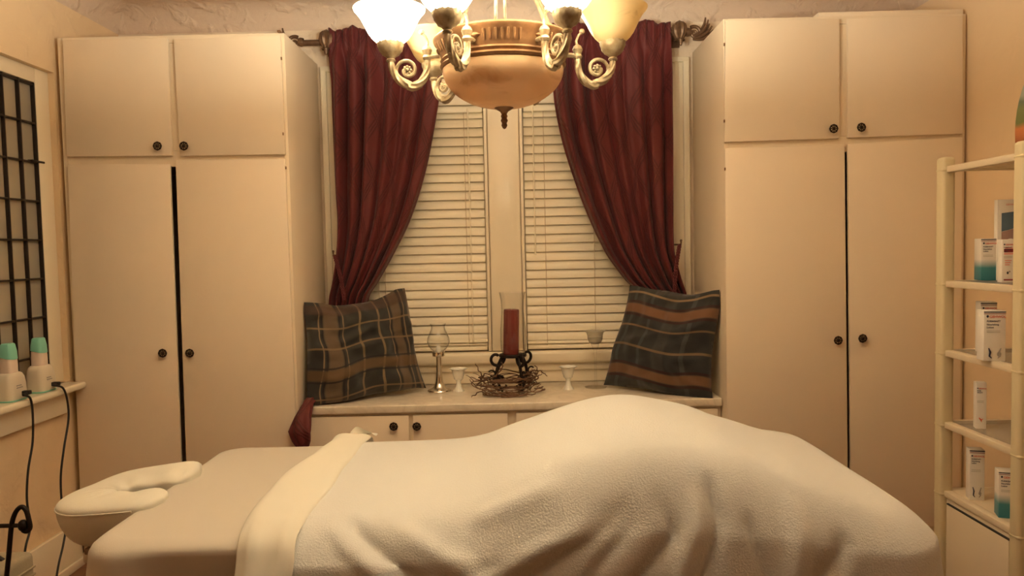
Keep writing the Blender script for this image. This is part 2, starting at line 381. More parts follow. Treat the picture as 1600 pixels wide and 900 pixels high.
# left wall with a window opening
WY = (1.75, 3.158); WZ = (.785, 2.065)
b = MB(); b.box(XL-.14, XL, YF, WY[0], 0, ZC); b.box(XL-.14, XL, WY[1], YB, 0, ZC); b.box(XL-.14, XL, WY[0], WY[1], 0, WZ[0]); b.box(XL-.14, XL, WY[0], WY[1], WZ[1], ZC)
struct(b.build('wall_left', M['wall']), 'textured cream plaster wall with the leaded window')
struct(MB().box(XR, XR+.14, YF, YB, 0, ZC).build('wall_right', M['wall_smooth']), 'cream plaster wall behind the shelf unit')
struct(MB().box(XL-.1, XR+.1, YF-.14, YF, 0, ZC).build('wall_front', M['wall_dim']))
b = MB(); b.box(XL, XL+.018, YF, CY, 0, .185, .004); b.box(XL+.018, XL+.032, YF, CY, 0, .035, .004)
struct(b.build('baseboard_left', M['trim']), 'cream baseboard under the leaded window')
struct(MB().box(XR-.018, XR, YF, CY, 0, .185, .004).build('baseboard_right', M['trim']))

# window_1: the pair of windows behind the blinds
w1 = bpy.data.objects.new('window_1', None); COL.objects.link(w1); w1.location = (0, YB, OZ[0]); struct(w1, 'pair of windows with cream trim behind the curtains')
b = MB(); y0 = YB-.022
b.box(-.888, OL[0], y0, YB, .80, 2.175, .004); b.box(OR_[1], .866, y0, YB, .80, 2.185, .004); b.box(OL[0], OR_[1], y0, YB, OZ[1], 2.18, .004)
b.box(-.897, -.869, y0-.012, YB, .80, 2.19, .004); b.box(.843, .872, y0-.012, YB, .80, 2.20, .004); b.prism([(-.897, y0-.012, 2.165), (.872, y0-.012, 2.175), (.872, y0-.012, 2.20), (-.897, y0-.012, 2.19)], (0, .03, 0), .003)
b.build('casing', M['trim'], w1)
b = MB(); b.box(OL[1]+.010, OR_[0]-.010, y0, YB+.001, .80, OZ[1], .002)
for xa in (OL[1]-.009, OR_[0]-.006): b.box(xa, xa+.015, y0-.008, YB+.03, .80, OZ[1], .003)
b.build('mullion', M['trim'], w1)
b = MB(); b.box(-.905, .89, YB-.055, YB, .738, .797, .016, seg=4); b.box(-.90, .885, YB-.030, YB, .70, .745, .006); b.box(-.895, .88, YB-.016, YB, .641, .71, .003)
b.build('window_sill', M['trim'], w1)
for (a, c) in (OL, OR_):
    b = MB(); b.box(a, a+.035, YB+.085, YB+.115, OZ[0], OZ[1], .003); b.box(c-.035, c, YB+.085, YB+.115, OZ[0], OZ[1], .003); b.box(a, c, YB+.085, YB+.115, OZ[0], OZ[0]+.04, .003); b.box(a, c, YB+.085, YB+.115, OZ[1]-.04, OZ[1], .003)
    b.build('sash', M['trim'], w1); MB().box(a+.03, c-.03, YB+.098, YB+.102, OZ[0]+.03, OZ[1]-.03).build('window_pane', M['glass'], w1)

# window_2: leaded window in the left wall
w2 = bpy.data.objects.new('window_2', None); COL.objects.link(w2); w2.location = (XL, 2.4, WZ[0]); struct(w2, 'leaded window in the left wall')
xs = XL-.024; gy = 3.070; gz = (.80, 2.005)
b = MB(); b.box(xs-.03, xs, gy, WY[1], WZ[0], WZ[1], .004); b.box(xs-.03, xs, WY[0], WY[0]+.09, WZ[0], WZ[1], .004); b.box(xs-.03, xs, WY[0], gy, gz[1], WZ[1], .004); b.box(xs-.03, xs, WY[0], gy, WZ[0], WZ[0]+.02, .003)
b.build('window_frame', M['trim'], w2)
MB().box(xs-.024, xs-.018, WY[0]+.09, gy, WZ[0]+.02, gz[1]).build('window_pane', M['window_glass'], w2)
b = MB(); yy = gy-.004
while yy > WY[0]+.1: b.box(xs-.018, xs-.002, yy-.0036, yy+.0036, WZ[0]+.01, gz[1], .002); yy -= .0945
zz = gz[1]-.008
while zz > .8: b.box(xs-.018, xs-.0035, WY[0]+.09, gy, zz-.004, zz+.004, .002); zz -= .1555
b.box(xs-.016, xs+.004, gy-.05, gy+.03, 1.69-.004, 1.69+.004, .001)
b.build('leading', M['lead'], w2)
b = MB(); b.box(xs-.03, XL+.085, WY[0]-.06, 3.135, .757, .785, .010, seg=3); b.box(XL, XL+.03, WY[0]-.03, 3.10, .665, .757, .004)
b.build('window_sill', M['trim'], w2)

# blind behind the leaded glass
def blind(name, label, x0, x1, y, ztop, zbot, pitch, group, turn=None, wand=None, cords=(), stack=3):
    r = thing(name, label, 'blind', (x0 if turn is None else turn, y if turn is None else (x0+x1)/2, zbot), group)
    P = (lambda u, d, z: Vector((u, y+d, z))) if turn is None else (lambda u, d, z: Vector((turn+d, u, z)))
    b = MB(); z = ztop-.03; k = 0; sl = []
    while z > zbot+.02+stack*.012: sl.append((z, math.radians(72))); z -= pitch
    for i in range(stack): sl.append((zbot+.024+.013*i, math.radians(20)))
    for (zc, tl) in sl:
        prof = []
        for q in range(6):
            u = (q/5-.5)*.050; bow = .0035*(1-(2*q/5-1)**2)
            prof.append((u*math.cos(tl)-bow*math.sin(tl), u*math.sin(tl)+bow*math.cos(tl)))
        th = .0022; prof2 = [(a+th*math.sin(tl), c-th*math.cos(tl)) for a, c in prof][::-1]
        ring = prof+prof2; n = len(ring)
        V0 = [P(x0, a, zc+c) for a, c in ring]; V1 = [P(x1, a, zc+c) for a, c in ring]
        b.faces(V0+V1, [(i, (i+1) % n, n+(i+1) % n, n+i) for i in range(n)]+[tuple(range(n)), tuple(range(2*n-1, n-1, -1))])
    b.build('slats', M['slat'], r)
    lo, hi = P(x0, -.024, ztop-.028), P(x1, .024, ztop+.004); MB().box(lo.x, hi.x, lo.y, hi.y, lo.z, hi.z, .003).build('head_rail', M['slat'], r)
    lo, hi = P(x0, -.026, zbot), P(x1, .024, zbot+.016); MB().box(lo.x, hi.x, lo.y, hi.y, lo.z, hi.z, .004).build('bottom_rail', M['slat'], r)
    for u in cords:
        MB().tube([P(u, -.021, ztop-.02), P(u+.0, -.020, zbot+.01)], .0016, 6).build('ladder_cord', M['cord'], r)
    if wand: 
        u, zl = wand; MB().tube([P(u, -.034, ztop-.01), P(u, -.034, zl+.03), P(u, -.034, zl)], [.0035, .0035, .005], 8).build('tilt_wand', M['slat'], r)
    return r
blind('window_blind', 'cream slatted blind behind the left window half, beside the left curtain', OL[0]+.005, OL[1]-.014, YB+.022, 1.99, .802, .0437, 'cream blinds in the back window', None, (-.196, .845), (at(590, 400, 3.69).x, at(727, 300, 3.69).x, -.62))
blind('window_blind', 'cream slatted blind behind the right window half, beside the right curtain', OR_[0]+.014, OR_[1]-.005, YB+.022, 1.99, .802, .0437, 'cream blinds in the back window', None, (.118, 1.265), (at(851, 300, 3.69).x, at(930, 450, 3.69).x, .65), stack=2)
blind('window_blind', 'pale slatted blind seen through the leaded window glass on the left', WY[0]+.1, gy-.005, 2.4, 1.99, .80, .05, None, turn=XL-.085)

# ---------------------------------------------------------------- knob, used on every cabinet door
def knob_mesh():
    b = MB(); rx = Matrix.Rotation(PI/2, 4, 'X')       # lathe axis z -> -y
    b.lathe([(.0, .0), (.0075, .0), (.006, .006), (.005, .012), (.009, .015), (0, .0155)], mtx=rx, seg=16)
    b.lathe([(.0, .0152), (.0135, .0152), (.0135, .017), (0, .0175)], mtx=rx, seg=24, mi=1)
    b.tube([(.0152*math.cos(a), -.018, .0152*math.sin(a)) for a in [2*PI*k/32 for k in range(32)]], .0030, 8, closed=True)
    for k in range(8):
        a = 2*PI*k/8; b.tube([(.004*math.cos(a), -.020, .004*math.sin(a)), (.0145*math.cos(a), -.0185, .0145*math.sin(a))], .0019, 6)
        b.ball((.0172*math.cos(a), -.018, .0172*math.sin(a)), .0022, 6)
    b.ball((0, -.0195, 0), .0062, 12, sc=(1, .6, 1)); return b
KNOB = None
def add_knob(door, p):
    global KNOB
    loc = Vector(p)-wloc(door)
    if KNOB is None: KNOB = knob_mesh().build('knob', [M['knob'], M['knob_light']], door, local=True); KNOB.location = loc
    else: dup(KNOB, door, loc)
def door_at(parent, pts, yf, th, knob=None, b=.003):   # pts: x,z corners at the door's front face
    d = MB().prism([(x, yf, z) for x, z in pts], (0, th, 0), b).build('door', M['door'], parent)
    if knob: add_knob(d, at(knob[0], knob[1], yf))
    return d
def front(x, z, yf=CY-.018):        # a point measured on the cabinet face, moved to the front of the overlay door
    k = yf/CY; return (x*k, EYE+(z-EYE)*k)

def wardrobe(x0, x1, zt, ztl, label, loc):
    r = thing('wardrobe_cabinet', label, 'cabinet', loc)
    b = MB(); y1 = YB-.008; t = .02
    b.box(x0, x0+t, CY, y1, 0, zt, .002); b.box(x1-t, x1, CY, y1, 0, zt, .002); b.box(x0+t, x1-t, CY, y1, zt-t, zt); b.box(x0+t, x1-t, y1-.01, y1, .07, zt-t)
    b.box(x0+t, x1-t, CY+.03, y1-.01, 1.69, 1.71); b.box(x0+t, x1-t, CY, y1, .0, .085)
    b.box(x0+t, x1-t, CY, CY+.03, zt-.03, zt-t); b.box(x0+t, x1-t, CY, CY+.03, 1.67, 1.735)
    b.box(x0+t, x0+.045, CY+.0015, CY+.02, .086, zt-.031); b.box(x1-.045, x1-t, CY+.0015, CY+.02, .086, zt-.031)
    xm = (x0+x1)/2; b.box(xm-.025, xm+.025, CY+.0015, CY+.02, 1.736, zt-.031)
    b.build('cabinet_body', M['cab'], r); return r
cl = wardrobe(-1.850, -.914, 2.206, 2.2, 'tall cream four-door cabinet left of the curtained window', (-1.39, CY, 0))
door_at(cl, [front(-1.828, 2.197), front(-1.396, 2.195), front(-1.399, 1.715), front(-1.836, 1.721)], CY-.018, .017, (249, 229))
door_at(cl, [front(-1.371, 2.191), front(-.931, 2.196), front(-.929, 1.711), front(-1.367, 1.713)], CY-.018, .017, (290, 229))
door_at(cl, [front(-1.835, 1.688), front(-1.410, 1.680), front(-1.4225, .077), front(-1.858, .077)], CY-.018, .017, (257, 551))
door_at(cl, [front(-1.3855, 1.697), front(-.931, 1.692), front(-.925, .077), front(-1.401, .077)], CY-.018, .017, (299, 551))
b = MB()
for (px, py) in ((443, 91), (446, 209), (450, 262)):
    b = MB(); p = at(px-4, py, CY-.02); b.box(p.x-.002, p.x+.003, CY-.020, CY-.012, p.z-.006, p.z+.006, .001); b.build('hinge', M['bronze'], cl)
p = at(437, 52, CY); MB().box(p.x-.008, p.x+.006, CY-.012, CY+.02, 2.206, 2.216, .003).build('top_catch', M['bronze'], cl)
cr = wardrobe(.893, 1.893, 2.223, 2.2, 'tall cream four-door cabinet right of the curtained window', (1.39, CY, 0))
door_at(cr, [front(.903, 2.217), front(1.3725, 2.2145), front(1.373, 1.7265), front(.8945, 1.721)], CY-.018, .017, (1300, 202))
door_at(cr, [front(1.4068, 2.214), front(1.880, 2.2165), front(1.8855, 1.734), front(1.4074, 1.728)], CY-.018, .017, (1343, 200))
door_at(cr, [front(.897, 1.695), front(1.3942, 1.702), front(1.4120, .077), front(.897, .077)], CY-.018, .017, (1307, 531))
door_at(cr, [front(1.4075, 1.702), front(1.885, 1.72), front(1.885, .077), front(1.4245, .077)], CY-.018, .017, (1345, 528))
b = MB()
for (px, py) in ((1132, 69), (1132, 189), (1133, 264)):
    b = MB(); p = at(px, py, CY-.02); b.box(p.x-.002, p.x+.003, CY-.020, CY-.012, p.z-.006, p.z+.006, .001); b.build('hinge', M['bronze'], cr)
b = MB(); p0, p1, p2, p3 = at(1278, 19, 3.17), at(1505, 14, 3.17), at(1505, 26, 3.17), at(1278, 25.5, 3.17)
zb = 2.2235; b.prism([(p0.x, 3.165, zb), (1.885, 3.165, zb), (1.885, 3.165, zb+.022), (p0.x, 3.165, zb+.020)], (0, .42, 0), .003)
tag(b.build('shelf_board', M['door']), 'loose cream board lying on top of the right tall cabinet', 'board')

# ---------------------------------------------------------------- window bench
r = thing('bench_cabinet', 'low cream bench cabinet under the window between the tall cabinets', 'cabinet', (0, 3.22, 0)); BY = 3.225
b = MB(); x0, x1 = -.910, .889
b.box(x0, x0+.02, BY, YB-.006, 0, .604); b.box(x1-.02, x1, BY, YB-.006, 0, .604); b.box(x0+.02, x1-.02, BY+.02, YB-.006, .0, .06); b.box(x0+.02, x1-.02, YB-.02, YB-.006, .06, .604)
b.box(x0+.021, x1-.021, BY, BY+.02, .0, .075); b.box(x0+.021, x1-.021, BY, BY+.02, .545, .604)
for xx in (-.446, -.012, .43): b.box(xx-.025, xx+.025, BY+.001, BY+.02, .076, .544)
b.build('cabinet_body', M['cab'], r)
for (a, c, k) in ((-.885, -.455, (616, 665)), (-.437, -.031, (652, 665)), (.006, .421, None), (.439, .872, None)):
    d = MB().box(a, c, BY-.018, BY-.001, .09, .594, .003).build('door', M['door'], r)
    add_knob(d, at(k[0], k[1], BY-.018) if k else Vector(((c-.04) if a < .1 else (a+.04), BY-.018, .558)))
b = MB(); b.box(-.910, .889, 3.198, YB-.018, .606, .641, .006, seg=3)
tag(b.build('marble_worktop', M['marble']), 'glossy veined cream marble top of the window bench', 'worktop')

# ---------------------------------------------------------------- curtain rod, curtains, tie-backs
RZ, RY = 2.292, 3.615
rod = thing('curtain_rod', 'dark bronze curtain rod with leaf scroll finials above the window', 'curtain rod', (0, RY, RZ))
MB().tube([(-.972, RY, RZ-.005), (.87, RY, RZ+.008)], .0145, 14).build('pole', M['rod'], rod)
for sx, xb, zb, xf in ((-1, -.845, RZ, -.968), (1, .813, RZ+.006, .853)):
    b = MB()
    b.lathe([(0, -.05), (.006, -.048), (.010, -.035), (.012, -.02)], (xb, RY-.03, zb-.02), 16)
    b.lathe([(.016, -.032), (.030, -.012), (.035, .012), (.030, .034), (.018, .046), (.008, .05), (0, .056)], (xb, RY-.012, zb-.002), 40, rfun=lambda a, z: 1+.10*math.cos(10*a))
    b.lathe([(.022, .0), (.026, .004), (.022, .008)], (xb, RY-.012, zb-.042), 24)
    b.box(xb-.012, xb+.012, RY, YB, zb-.02, zb+.02, .004); b.box(xb-.02, xb+.02, YB-.008, YB, zb-.05, zb+.05, .003)
    b.build('rod_bracket', M['rod'], rod)
    b = MB(); xs0 = xf
    b.lathe([(.018, -.012), (.021, 0), (.018, .012)], mtx=Matrix.Translation((xs0, RY, zb)) @ Matrix.Rotation(PI/2, 4, 'Y'), seg=20)
    sp = []                         # spiral then rising leaf
    for k in range(34):
        a = k/33*2.6*PI; rr = .006+.0265*(k/33)**1.1; sp.append((xs0+sx*(.034+rr*math.cos(a+PI*.1)), RY, zb-.004+rr*math.sin(a+PI*.1)))
    b.tube(sp, [.005+.004*k/33 for k in range(34)], 8)
    for q in range(6):
        e = q/5; st = Vector((xs0+sx*.025, RY-.004+.004*(q % 2), zb-.036+.004*q)); mid = st+Vector((sx*(.065-.012*e), 0, -.004+.016*e)); end = st+Vector((sx*(.105-.045*e), -.012+.010*(q % 2), .030+.052*e))
        cv = [st*(1-t)**2+mid*2*t*(1-t)+end*t*t for t in [i/8 for i in range(9)]]
        b.tube(cv, [.003+.0048*math.sin(PI*min(1,(i/8)*.93+.04)) for i in range(9)], 8)
    b.build('finial', M['rod'], rod)
def curtain(name, label, rows, folds, sgn, zend):
    NU, NV = 150, 90
    zt, zb = rows[0][0], zend
    L_, R__ = [(-z, a) for z, a, c in rows], [(-z, c) for z, a, c in rows]
    b = MB()
    def fn(i, j):
        u, v = i/(NU-1), j/(NV-1); z = zt+(zb-zt)*v
        xl, xr = sinterp(-z, L_), sinterp(-z, R__); w = xr-xl
        amp = .024*smooth(0, .15, v)*(1-.35*smooth(.75, 1, v))+.006
        ph = 2*PI*folds*u + 1.3*math.sin(3.1*u+1)+.9*math.sin(2.0*v+4*u+folds)
        dy = amp*math.sin(ph)*(.75+.35*math.sin(5*u+3*v+folds))+.22*amp*math.sin(1.7*ph+1.7+v*3)
        x = xl+w*(u+.012*math.sin(ph+1.2)*smooth(0, .2, v)*(1 if .03 < u < .97 else 0))
        y = RY-.030+dy-.015*smooth(.2, .9, v)
        if v < .035:                # gathered header above the rod
            y = RY-.024+.008*math.sin(ph*2.0+u*9)+.003*math.sin(ph*5)
            z += .009*math.sin(ph*.55+2)+.003*math.sin(ph*1.3)*(1-v/.035)
        elif v < .09: y = lerp(RY-.024+.007*math.sin(ph*2.0+u*9), y, (v-.035)/.055)
        return Vector((x, y, z))
    b.grid(fn, NU, NV, uv=lambda i, j: (i/(NU-1)*.62, j/(NV-1)*1.3))
    o = b.build(name, M['curtain'], ang=80, recalc=False, origin=((rows[0][1]+rows[0][2])/2, RY-.03, zend))
    sm = o.modifiers.new('thick', 'SOLIDIFY'); sm.thickness = .0025; sm.offset = 0
    tag(o, label, 'curtain', 'burgundy curtains'); return o
kR = (RY-.05)/3.58
cA = curtain('curtain', 'burgundy curtain left of the window, swept to the left behind the plaid pillow',
    [(2.345, -.832, -.300), (2.20, -.836, -.303), (2.11, -.831, -.308), (1.96, -.831, -.333), (1.724, -.830, -.384), (1.575, -.828, -.428), (1.426, -.822, -.486), (1.277, -.832, -.566), (1.157, -.851, -.637), (1.082, -.868, -.685), (.95, -.875, -.70), (.66, -.87, -.71)], 6.5, -1, .66)
cB = curtain('curtain', 'burgundy curtain right of the window, swept to the right behind the striped pillow',
    [(2.345, .215, .768), (2.10, .214, .768), (1.964, .222, .767), (1.77, .261, .767), (1.559, .327, .764), (1.407, .385, .762), (1.308, .430, .763), (1.254, .458, .768), (1.186, .505, .785), (1.131, .547, .80), (1.068, .610, .820), (.95, .65, .835), (.66, .67, .84)], 7, 1, .66)
# tail of the left curtain hanging over the bench front
b = MB(); cp = [Vector((-.845, 3.52, .672)), Vector((-.86, 3.40, .665)), Vector((-.872, 3.28, .668)), Vector((-.879, 3.19, .664)), Vector((-.886, 3.128, .615)), Vector((-.893, 3.105, .56)), Vector((-.890, 3.108, .52)), Vector((-.888, 3.112, .488))]
wd = [.025, .022, .020, .021, .032, .044, .036, .022]; dp = [.014, .014, .014, .016, .018, .018, .016, .012]
NN = 40
def tailf(i, j):
    t = j/21*(len(cp)-1); k = min(int(t), len(cp)-2); q = t-k; c = cp[k].lerp(cp[k+1], q); w = lerp(wd[k], wd[k+1], q); d = lerp(dp[k], dp[k+1], q)
    a = 2*PI*i/NN; rr = 1+.16*math.sin(5*a+t)
    up = smooth(2.6, 4.2, t); return c+Vector((w*math.cos(a)*rr, -d*math.sin(a)*rr*up, d*math.sin(a)*rr*(1-up)))
V = b.grid(tailf, NN, 22, closeu=True, uv=lambda i, j: (i/NN*.15, j/22*.4))
for j in (0, 21): b.bm.faces.new([V[i][j] for i in range(NN)])
b.build('curtain_tail', M['curtain'], cA, ang=80)
for (nm, p, q, lab) in (('left', at(523, 399, 3.545), at(538, 470, 3.50), 'twisted burgundy rope tie-back on the left curtain'), ('right', at(1062, 382, 3.545), at(1054, 462, 3.50), 'twisted burgundy rope tie-back on the right curtain')):
    r = thing('tieback_rope', lab, 'tie-back', p, 'curtain tie-backs'); b = MB()
    s = -1 if nm == 'left' else 1
    for ph in (0, PI):
        for off in (-.004, .004):
            pts = []
            for k in range(60):
                t = k/59; c = p.lerp(q, t)+Vector((-s*.02*math.sin(PI*t)*.3+off, 0, 0)); a = 2*PI*9*t+ph; pts.append(c+Vector((.0036*math.cos(a), .0036*math.sin(a), 0)))
            b.tube(pts, .0033, 6)
    b.build('rope', M['rope'], r)
    b = MB(); b.tube([p+Vector((s*.004, .15, .0)), p+Vector((s*.004, .0, .0)), p+Vector((s*.004, -.012, .006)), p+Vector((s*.004, -.012, .016))], .004, 8); b.ball(p+Vector((s*.004, -.012, .018)), .006); b.build('hook', M['rod'], r)

# ---------------------------------------------------------------- pillows on the bench
BT = .6412
def pillow(name, label, c, mt, thick, nsign, pin=.05, seed=0, top=None):
    BL, BR, TR, TL = [Vector(v) for v in c]; N = 44
    nrm = (BR-BL).cross(TL-BL).normalized()
    b = MB()
    def P(i, j, side):
        u, v = i/(N-1)*2-1, j/(N-1)*2-1
        e = max(0, (1-u*u))*max(0, (1-v*v))
        uu, vv = u*(1-pin*(1-v*v)), v*(1-pin*(1-u*u))
        uu += .022*math.sin(3.1*v+seed*1.7); vv += .020*math.sin(3.6*u+seed)+.012*math.sin(7*u+2)
        if top and v > 0: vv -= top*v*max(0, 1-((u-.1)/.72)**2)
        s, t = (uu+1)/2, (vv+1)/2
        p = BL*(1-s)*(1-t)+BR*s*(1-t)+TR*s*t+TL*(1-s)*t
        q = Vector((u*1.6+seed, v*1.6, side*.3))
        w = noise.noise(q*1.3)*.024+noise.noise(q*2.9+Vector((seed, 5, 0)))*.014+.022*(.5-abs(noise.noise(Vector((u*1.1+v*.5+seed, v*3.0-u*.8, 2+seed)))))
        edge = min(1, e*6)
        ri = .010*math.sin(5*math.atan2(v, u)+seed)*(max(abs(u), abs(v))**3)
        sag = 1.0-.32*v
        q = p+nrm*(side*(thick*sag*e**.55+ri*edge)+w*edge)
        return Vector((max(-.908, min(.887, q.x)), q.y, max(BT+.0005, q.z)))
    for side in (1, -1): b.grid(lambda i, j: P(i, j, side), N, N, uv=lambda i, j: (i/(N-1)+.014*math.sin(j*.28+seed)+.012*noise.noise(Vector((i*.09, j*.09, seed))), j/(N-1)+.016*math.sin(i*.2+seed)+.014*noise.noise(Vector((i*.08, j*.08, 4+seed)))))
    o = b.build(name, mt, weld=.0004, ang=70, origin=(BL+BR)/2)
    return tag(o, label, 'pillow', 'plaid pillows on the bench')
pillow('plaid_pillow', 'dark plaid pillow with crossing tan lines, leaning at the left of the bench',
    (at(481, 640, 3.215)+Vector((0, 0, .0)), at(666, 606, 3.50), at(632, 450, 3.55), at(471, 474, 3.285)), M['plaid_a'], .080, 1, .045, 0, .13)
pillow('plaid_pillow', 'dark blue pillow with orange bands, leaning at the right of the bench',
    (at(942, 602, 3.50), at(1113, 632, 3.20), at(1127, 454, 3.225), at(983, 446, 3.52)), M['plaid_b'], .080, 1, .055, 3.3, .03)

# ---------------------------------------------------------------- small things on the bench
BT = .6412
def on_bench(px, py): v = atz(px, py, BT); return v
p = on_bench(687, 611)
r = thing('hurricane_lamp', 'silver candle lamp with bulbous clear glass chimney, beside the plaid pillow', 'candle holder', p); S = 3.49/1180
b = MB(); b.lathe([(0, .0), (.052, 0), (.056, .004), (.054, .008), (.040, .012), (.026, .022), (.018, .045), (.014, .085), (.0125, .125), (.0125, .160), (.020, .163), (.030, .166), (.031, .180), (.029, .186), (.022, .188), (0, .188)], p, 40); b.build('stem', M['silver'], r)
b = MB(); pr = [(.020, .184), (.024, .188), (.036, .198), (.047, .213), (.053, .232), (.050, .252), (.041, .272), (.034, .288), (.031, .300), (.033, .309), (.038, .316)]
b.lathe(pr+[(a-.0015, z) for a, z in pr[::-1]], p, 40); b.build('glass_chimney', M['glass'], r)
b = MB(); b.lathe([(0, .186), (.013, .186), (.013, .200), (.008, .214), (.0, .218)], p, 20); b.build('tealight', M['milk'], r)
def dish(px, py, label):
    p = on_bench(px, py); r = thing('pedestal_dish', label, 'dish', p, 'milk glass pedestal dishes'); b = MB()
    b.lathe([(0, 0), (.026, 0), (.025, .004), (.014, .020), (.010, .038), (.012, .050), (.020, .056), (.021, .060)], p, 32, rfun=lambda a, z: 1+.03*math.cos(8*a)); b.build('pedestal', M['milk'], r)
    b = MB(); b.lathe([(0, .058), (.020, .060), (.025, .072), (.029, .092), (.032, .100), (.042, .106)], p, 48, rfun=lambda a, z: 1+(.10*math.cos(8*a) if z > .1 else .012*math.cos(16*a)))
    b.lathe([(.040, .1065), (.030, .1005), (.024, .088), (.018, .072), (0, .070)], p, 48, rfun=lambda a, z: 1+(.10*math.cos(8*a) if z > .103 else 0))
    b.build('bowl', M['milk'], r); return r
dish(717, 611, 'white milk glass pedestal dish between the silver lamp and the twig wreath')
dish(888, 608, 'white milk glass pedestal dish right of the twig wreath')
p = on_bench(931, 605)
r = thing('glass_goblet', 'tall thin stemmed clear glass candle goblet beside the striped pillow', 'candle holder', p); b = MB()
b.lathe([(0, .0), (.050, 0), (.052, .002), (.030, .005), (.009, .010), (.006, .03), (.0055, .10), (.006, .155), (.009, .160), (.007, .165), (.0085, .175), (.018, .200), (.020, .206)], p, 36); b.build('stem', M['glass'], r)
b = MB(); pr = [(.018, .205), (.030, .214), (.035, .228), (.036, .245), (.040, .258), (.050, .266)]; b.lathe([(0, .206)]+pr+[(a-.0018, z+.0005) for a, z in pr[::-1]]+[(0, .209)], p, 36); b.build('cup', M['hazy'], r)
b = MB(); b.lathe([(0, .212), (.029, .215), (.033, .228), (.033, .238), (0, .238)], p, 28); b.build('wax_fill', mat('clear_gel', (.62, .56, .45), .3), r)

# wrought iron pillar stand, glass hurricane, candle, twig wreath
pc = at(801, 553, 3.445); pz = pc.z; base = Vector((at(793, 600, 3.445).x, 3.445, BT))
st = thing('candle_stand', 'black wrought iron scroll stand holding the red candle', 'candle stand', base)
b = MB(); b.lathe([(0, pz-.012), (.062, pz-.012), (.064, pz-.006), (.062, pz), (0, pz)], (pc.x, pc.y, 0), 36); b.build('plate', M['iron'], st)
for k, ang in enumerate((math.radians(197), math.radians(-62), math.radians(35))):
    b = MB(); dr = Vector((math.cos(ang), math.sin(ang), 0)); C0 = Vector((pc.x, pc.y, 0))
    def PP(rad, z): return C0+dr*rad+Vector((0, 0, z))
    cv = []
    for i in range(22):             # upper curl
        a = -.5*PI+i/21*1.75*PI; rr = .015+.025*(i/21); cv.append(PP(.078+rr*math.cos(-a+.2*PI), pz-.020+rr*math.sin(-a+.2*PI)+.004))
    e = cv[-1]; n = 18; ez = e.z; er = (e-C0).dot(dr)
    low = [(er+.018, ez-.03), (.105, BT+.085), (.075, BT+.055), (.035, BT+.05)]
    pts = [Vector((er, ez))]+[Vector(q) for q in low]
    for i in range(1, 25):
        t = i/24; nq = len(pts)-1
        x = [v.copy() for v in pts]
        for lv in range(nq):
            x = [x[m].lerp(x[m+1], t) for m in range(len(x)-1)]
        cv.append(PP(x[0].x, x[0].y))
    b.tube(cv, .0068, 8)
    cv = []
    for i in range(40):             # lower S scroll that ends as the foot
        t = i/39; a = PI*.75-2.6*PI*t*.62; rr = .018+.026*t; cv.append(PP(.060+rr*math.cos(a)+.012*t, BT+.056+rr*math.sin(a)*(1.0)-.004*t))
    b.tube([q if q.z > BT+.007 else Vector((q.x, q.y, BT+.007)) for q in cv], .0055, 8)
    cv = [PP(.10+.02*math.cos(a)*(1-i/40), BT+.088+.02*math.sin(a)*(1-i/40)) for i, a in enumerate([PI*.2+k2*.2 for k2 in range(28)])]
    b.tube(cv, .004, 8)
    cv = [PP(.052+.0*t, lerp(pz-.008, BT+.006, t))+dr*(.028*math.sin(PI*t)) for t in [i/14 for i in range(15)]]
    b.tube(cv, .0055, 8)
    b.build('scroll_leg', M['iron'], st)
b = MB(); ax = Vector((.055, 0, 1)).normalized(); cand = Matrix.Translation((pc.x-.008, pc.y, pz)) @ Matrix.Rotation(.035, 4, 'Y')
b.lathe([(0, .001), (.034, .001), (.0355, .006), (.0355, .198), (.034, .205), (.024, .206), (.012, .202), (0, .201)], seg=36, mtx=cand)
c_ = tag(b.build('pillar_candle', M['wax'], origin=(pc.x-.008, pc.y, pz)), 'burgundy pillar candle standing inside the glass hurricane', 'candle')
b = MB(); b.tube([cand @ Vector((0, 0, .200)), cand @ Vector((.001, 0, .214))], .0018, 6); b.build('wick', M['wick'], c_)
b = MB(); pr = [(.050, .0005), (.057, .02), (.0595, .06), (.0585, .11), (.054, .16), (.0515, .205), (.0535, .245), (.059, .278), (.061, .284)]
b.lathe(pr+[(a-.002, z) for a, z in pr[::-1]], (pc.x+.004, pc.y, pz), 44)
tag(b.build('hurricane_glass', M['glass'], origin=(pc.x+.004, pc.y, pz)), 'tall clear glass cylinder around the burgundy candle', 'candle holder')
b = MB(); rnd = random.Random(11)
def twig(pts, r0, r1):
    n = len(pts); b.tube(pts, [lerp(r0, r1, i/(n-1)) for i in range(n)], 6)
NC = Vector((base.x+.004, 3.425, BT))
for k in range(46):
    a0 = rnd.uniform(0, 2*PI); ln = rnd.uniform(.8, 2.2)*rnd.choice((1, -1)); R0 = rnd.uniform(.075, .145); z0 = rnd.uniform(.008, .085); tilt = rnd.uniform(-.03, .03); ph = rnd.uniform(0, 6)
    pts = []
    for i in range(16):
        t = i/15; a = a0+ln*t; rr = R0+.014*math.sin(5*t+ph)+.01*noise.noise(Vector((k, t*4, 0))); z = max(.006, z0+tilt*math.sin(a)+.012*math.sin(7*t+ph)*t)
        pts.append(NC+Vector((rr*math.cos(a)*1.08, rr*math.sin(a)*.80, z)))
    twig(pts, rnd.uniform(.0028, .0045), .0014)
    if k % 2 == 0:
        j = rnd.randrange(4, 13); s = pts[j]; d = Vector((rnd.uniform(-1, 1), rnd.uniform(-.4, .4), rnd.uniform(.0, .9))).normalized(); q = [s+d*(.045*i/5)+Vector((.008*math.sin(i), 0, .004*math.cos(i*1.7))) for i in range(6)]
        twig([Vector((v.x, v.y, max(v.z, BT+.004))) for v in q], .0022, .001)
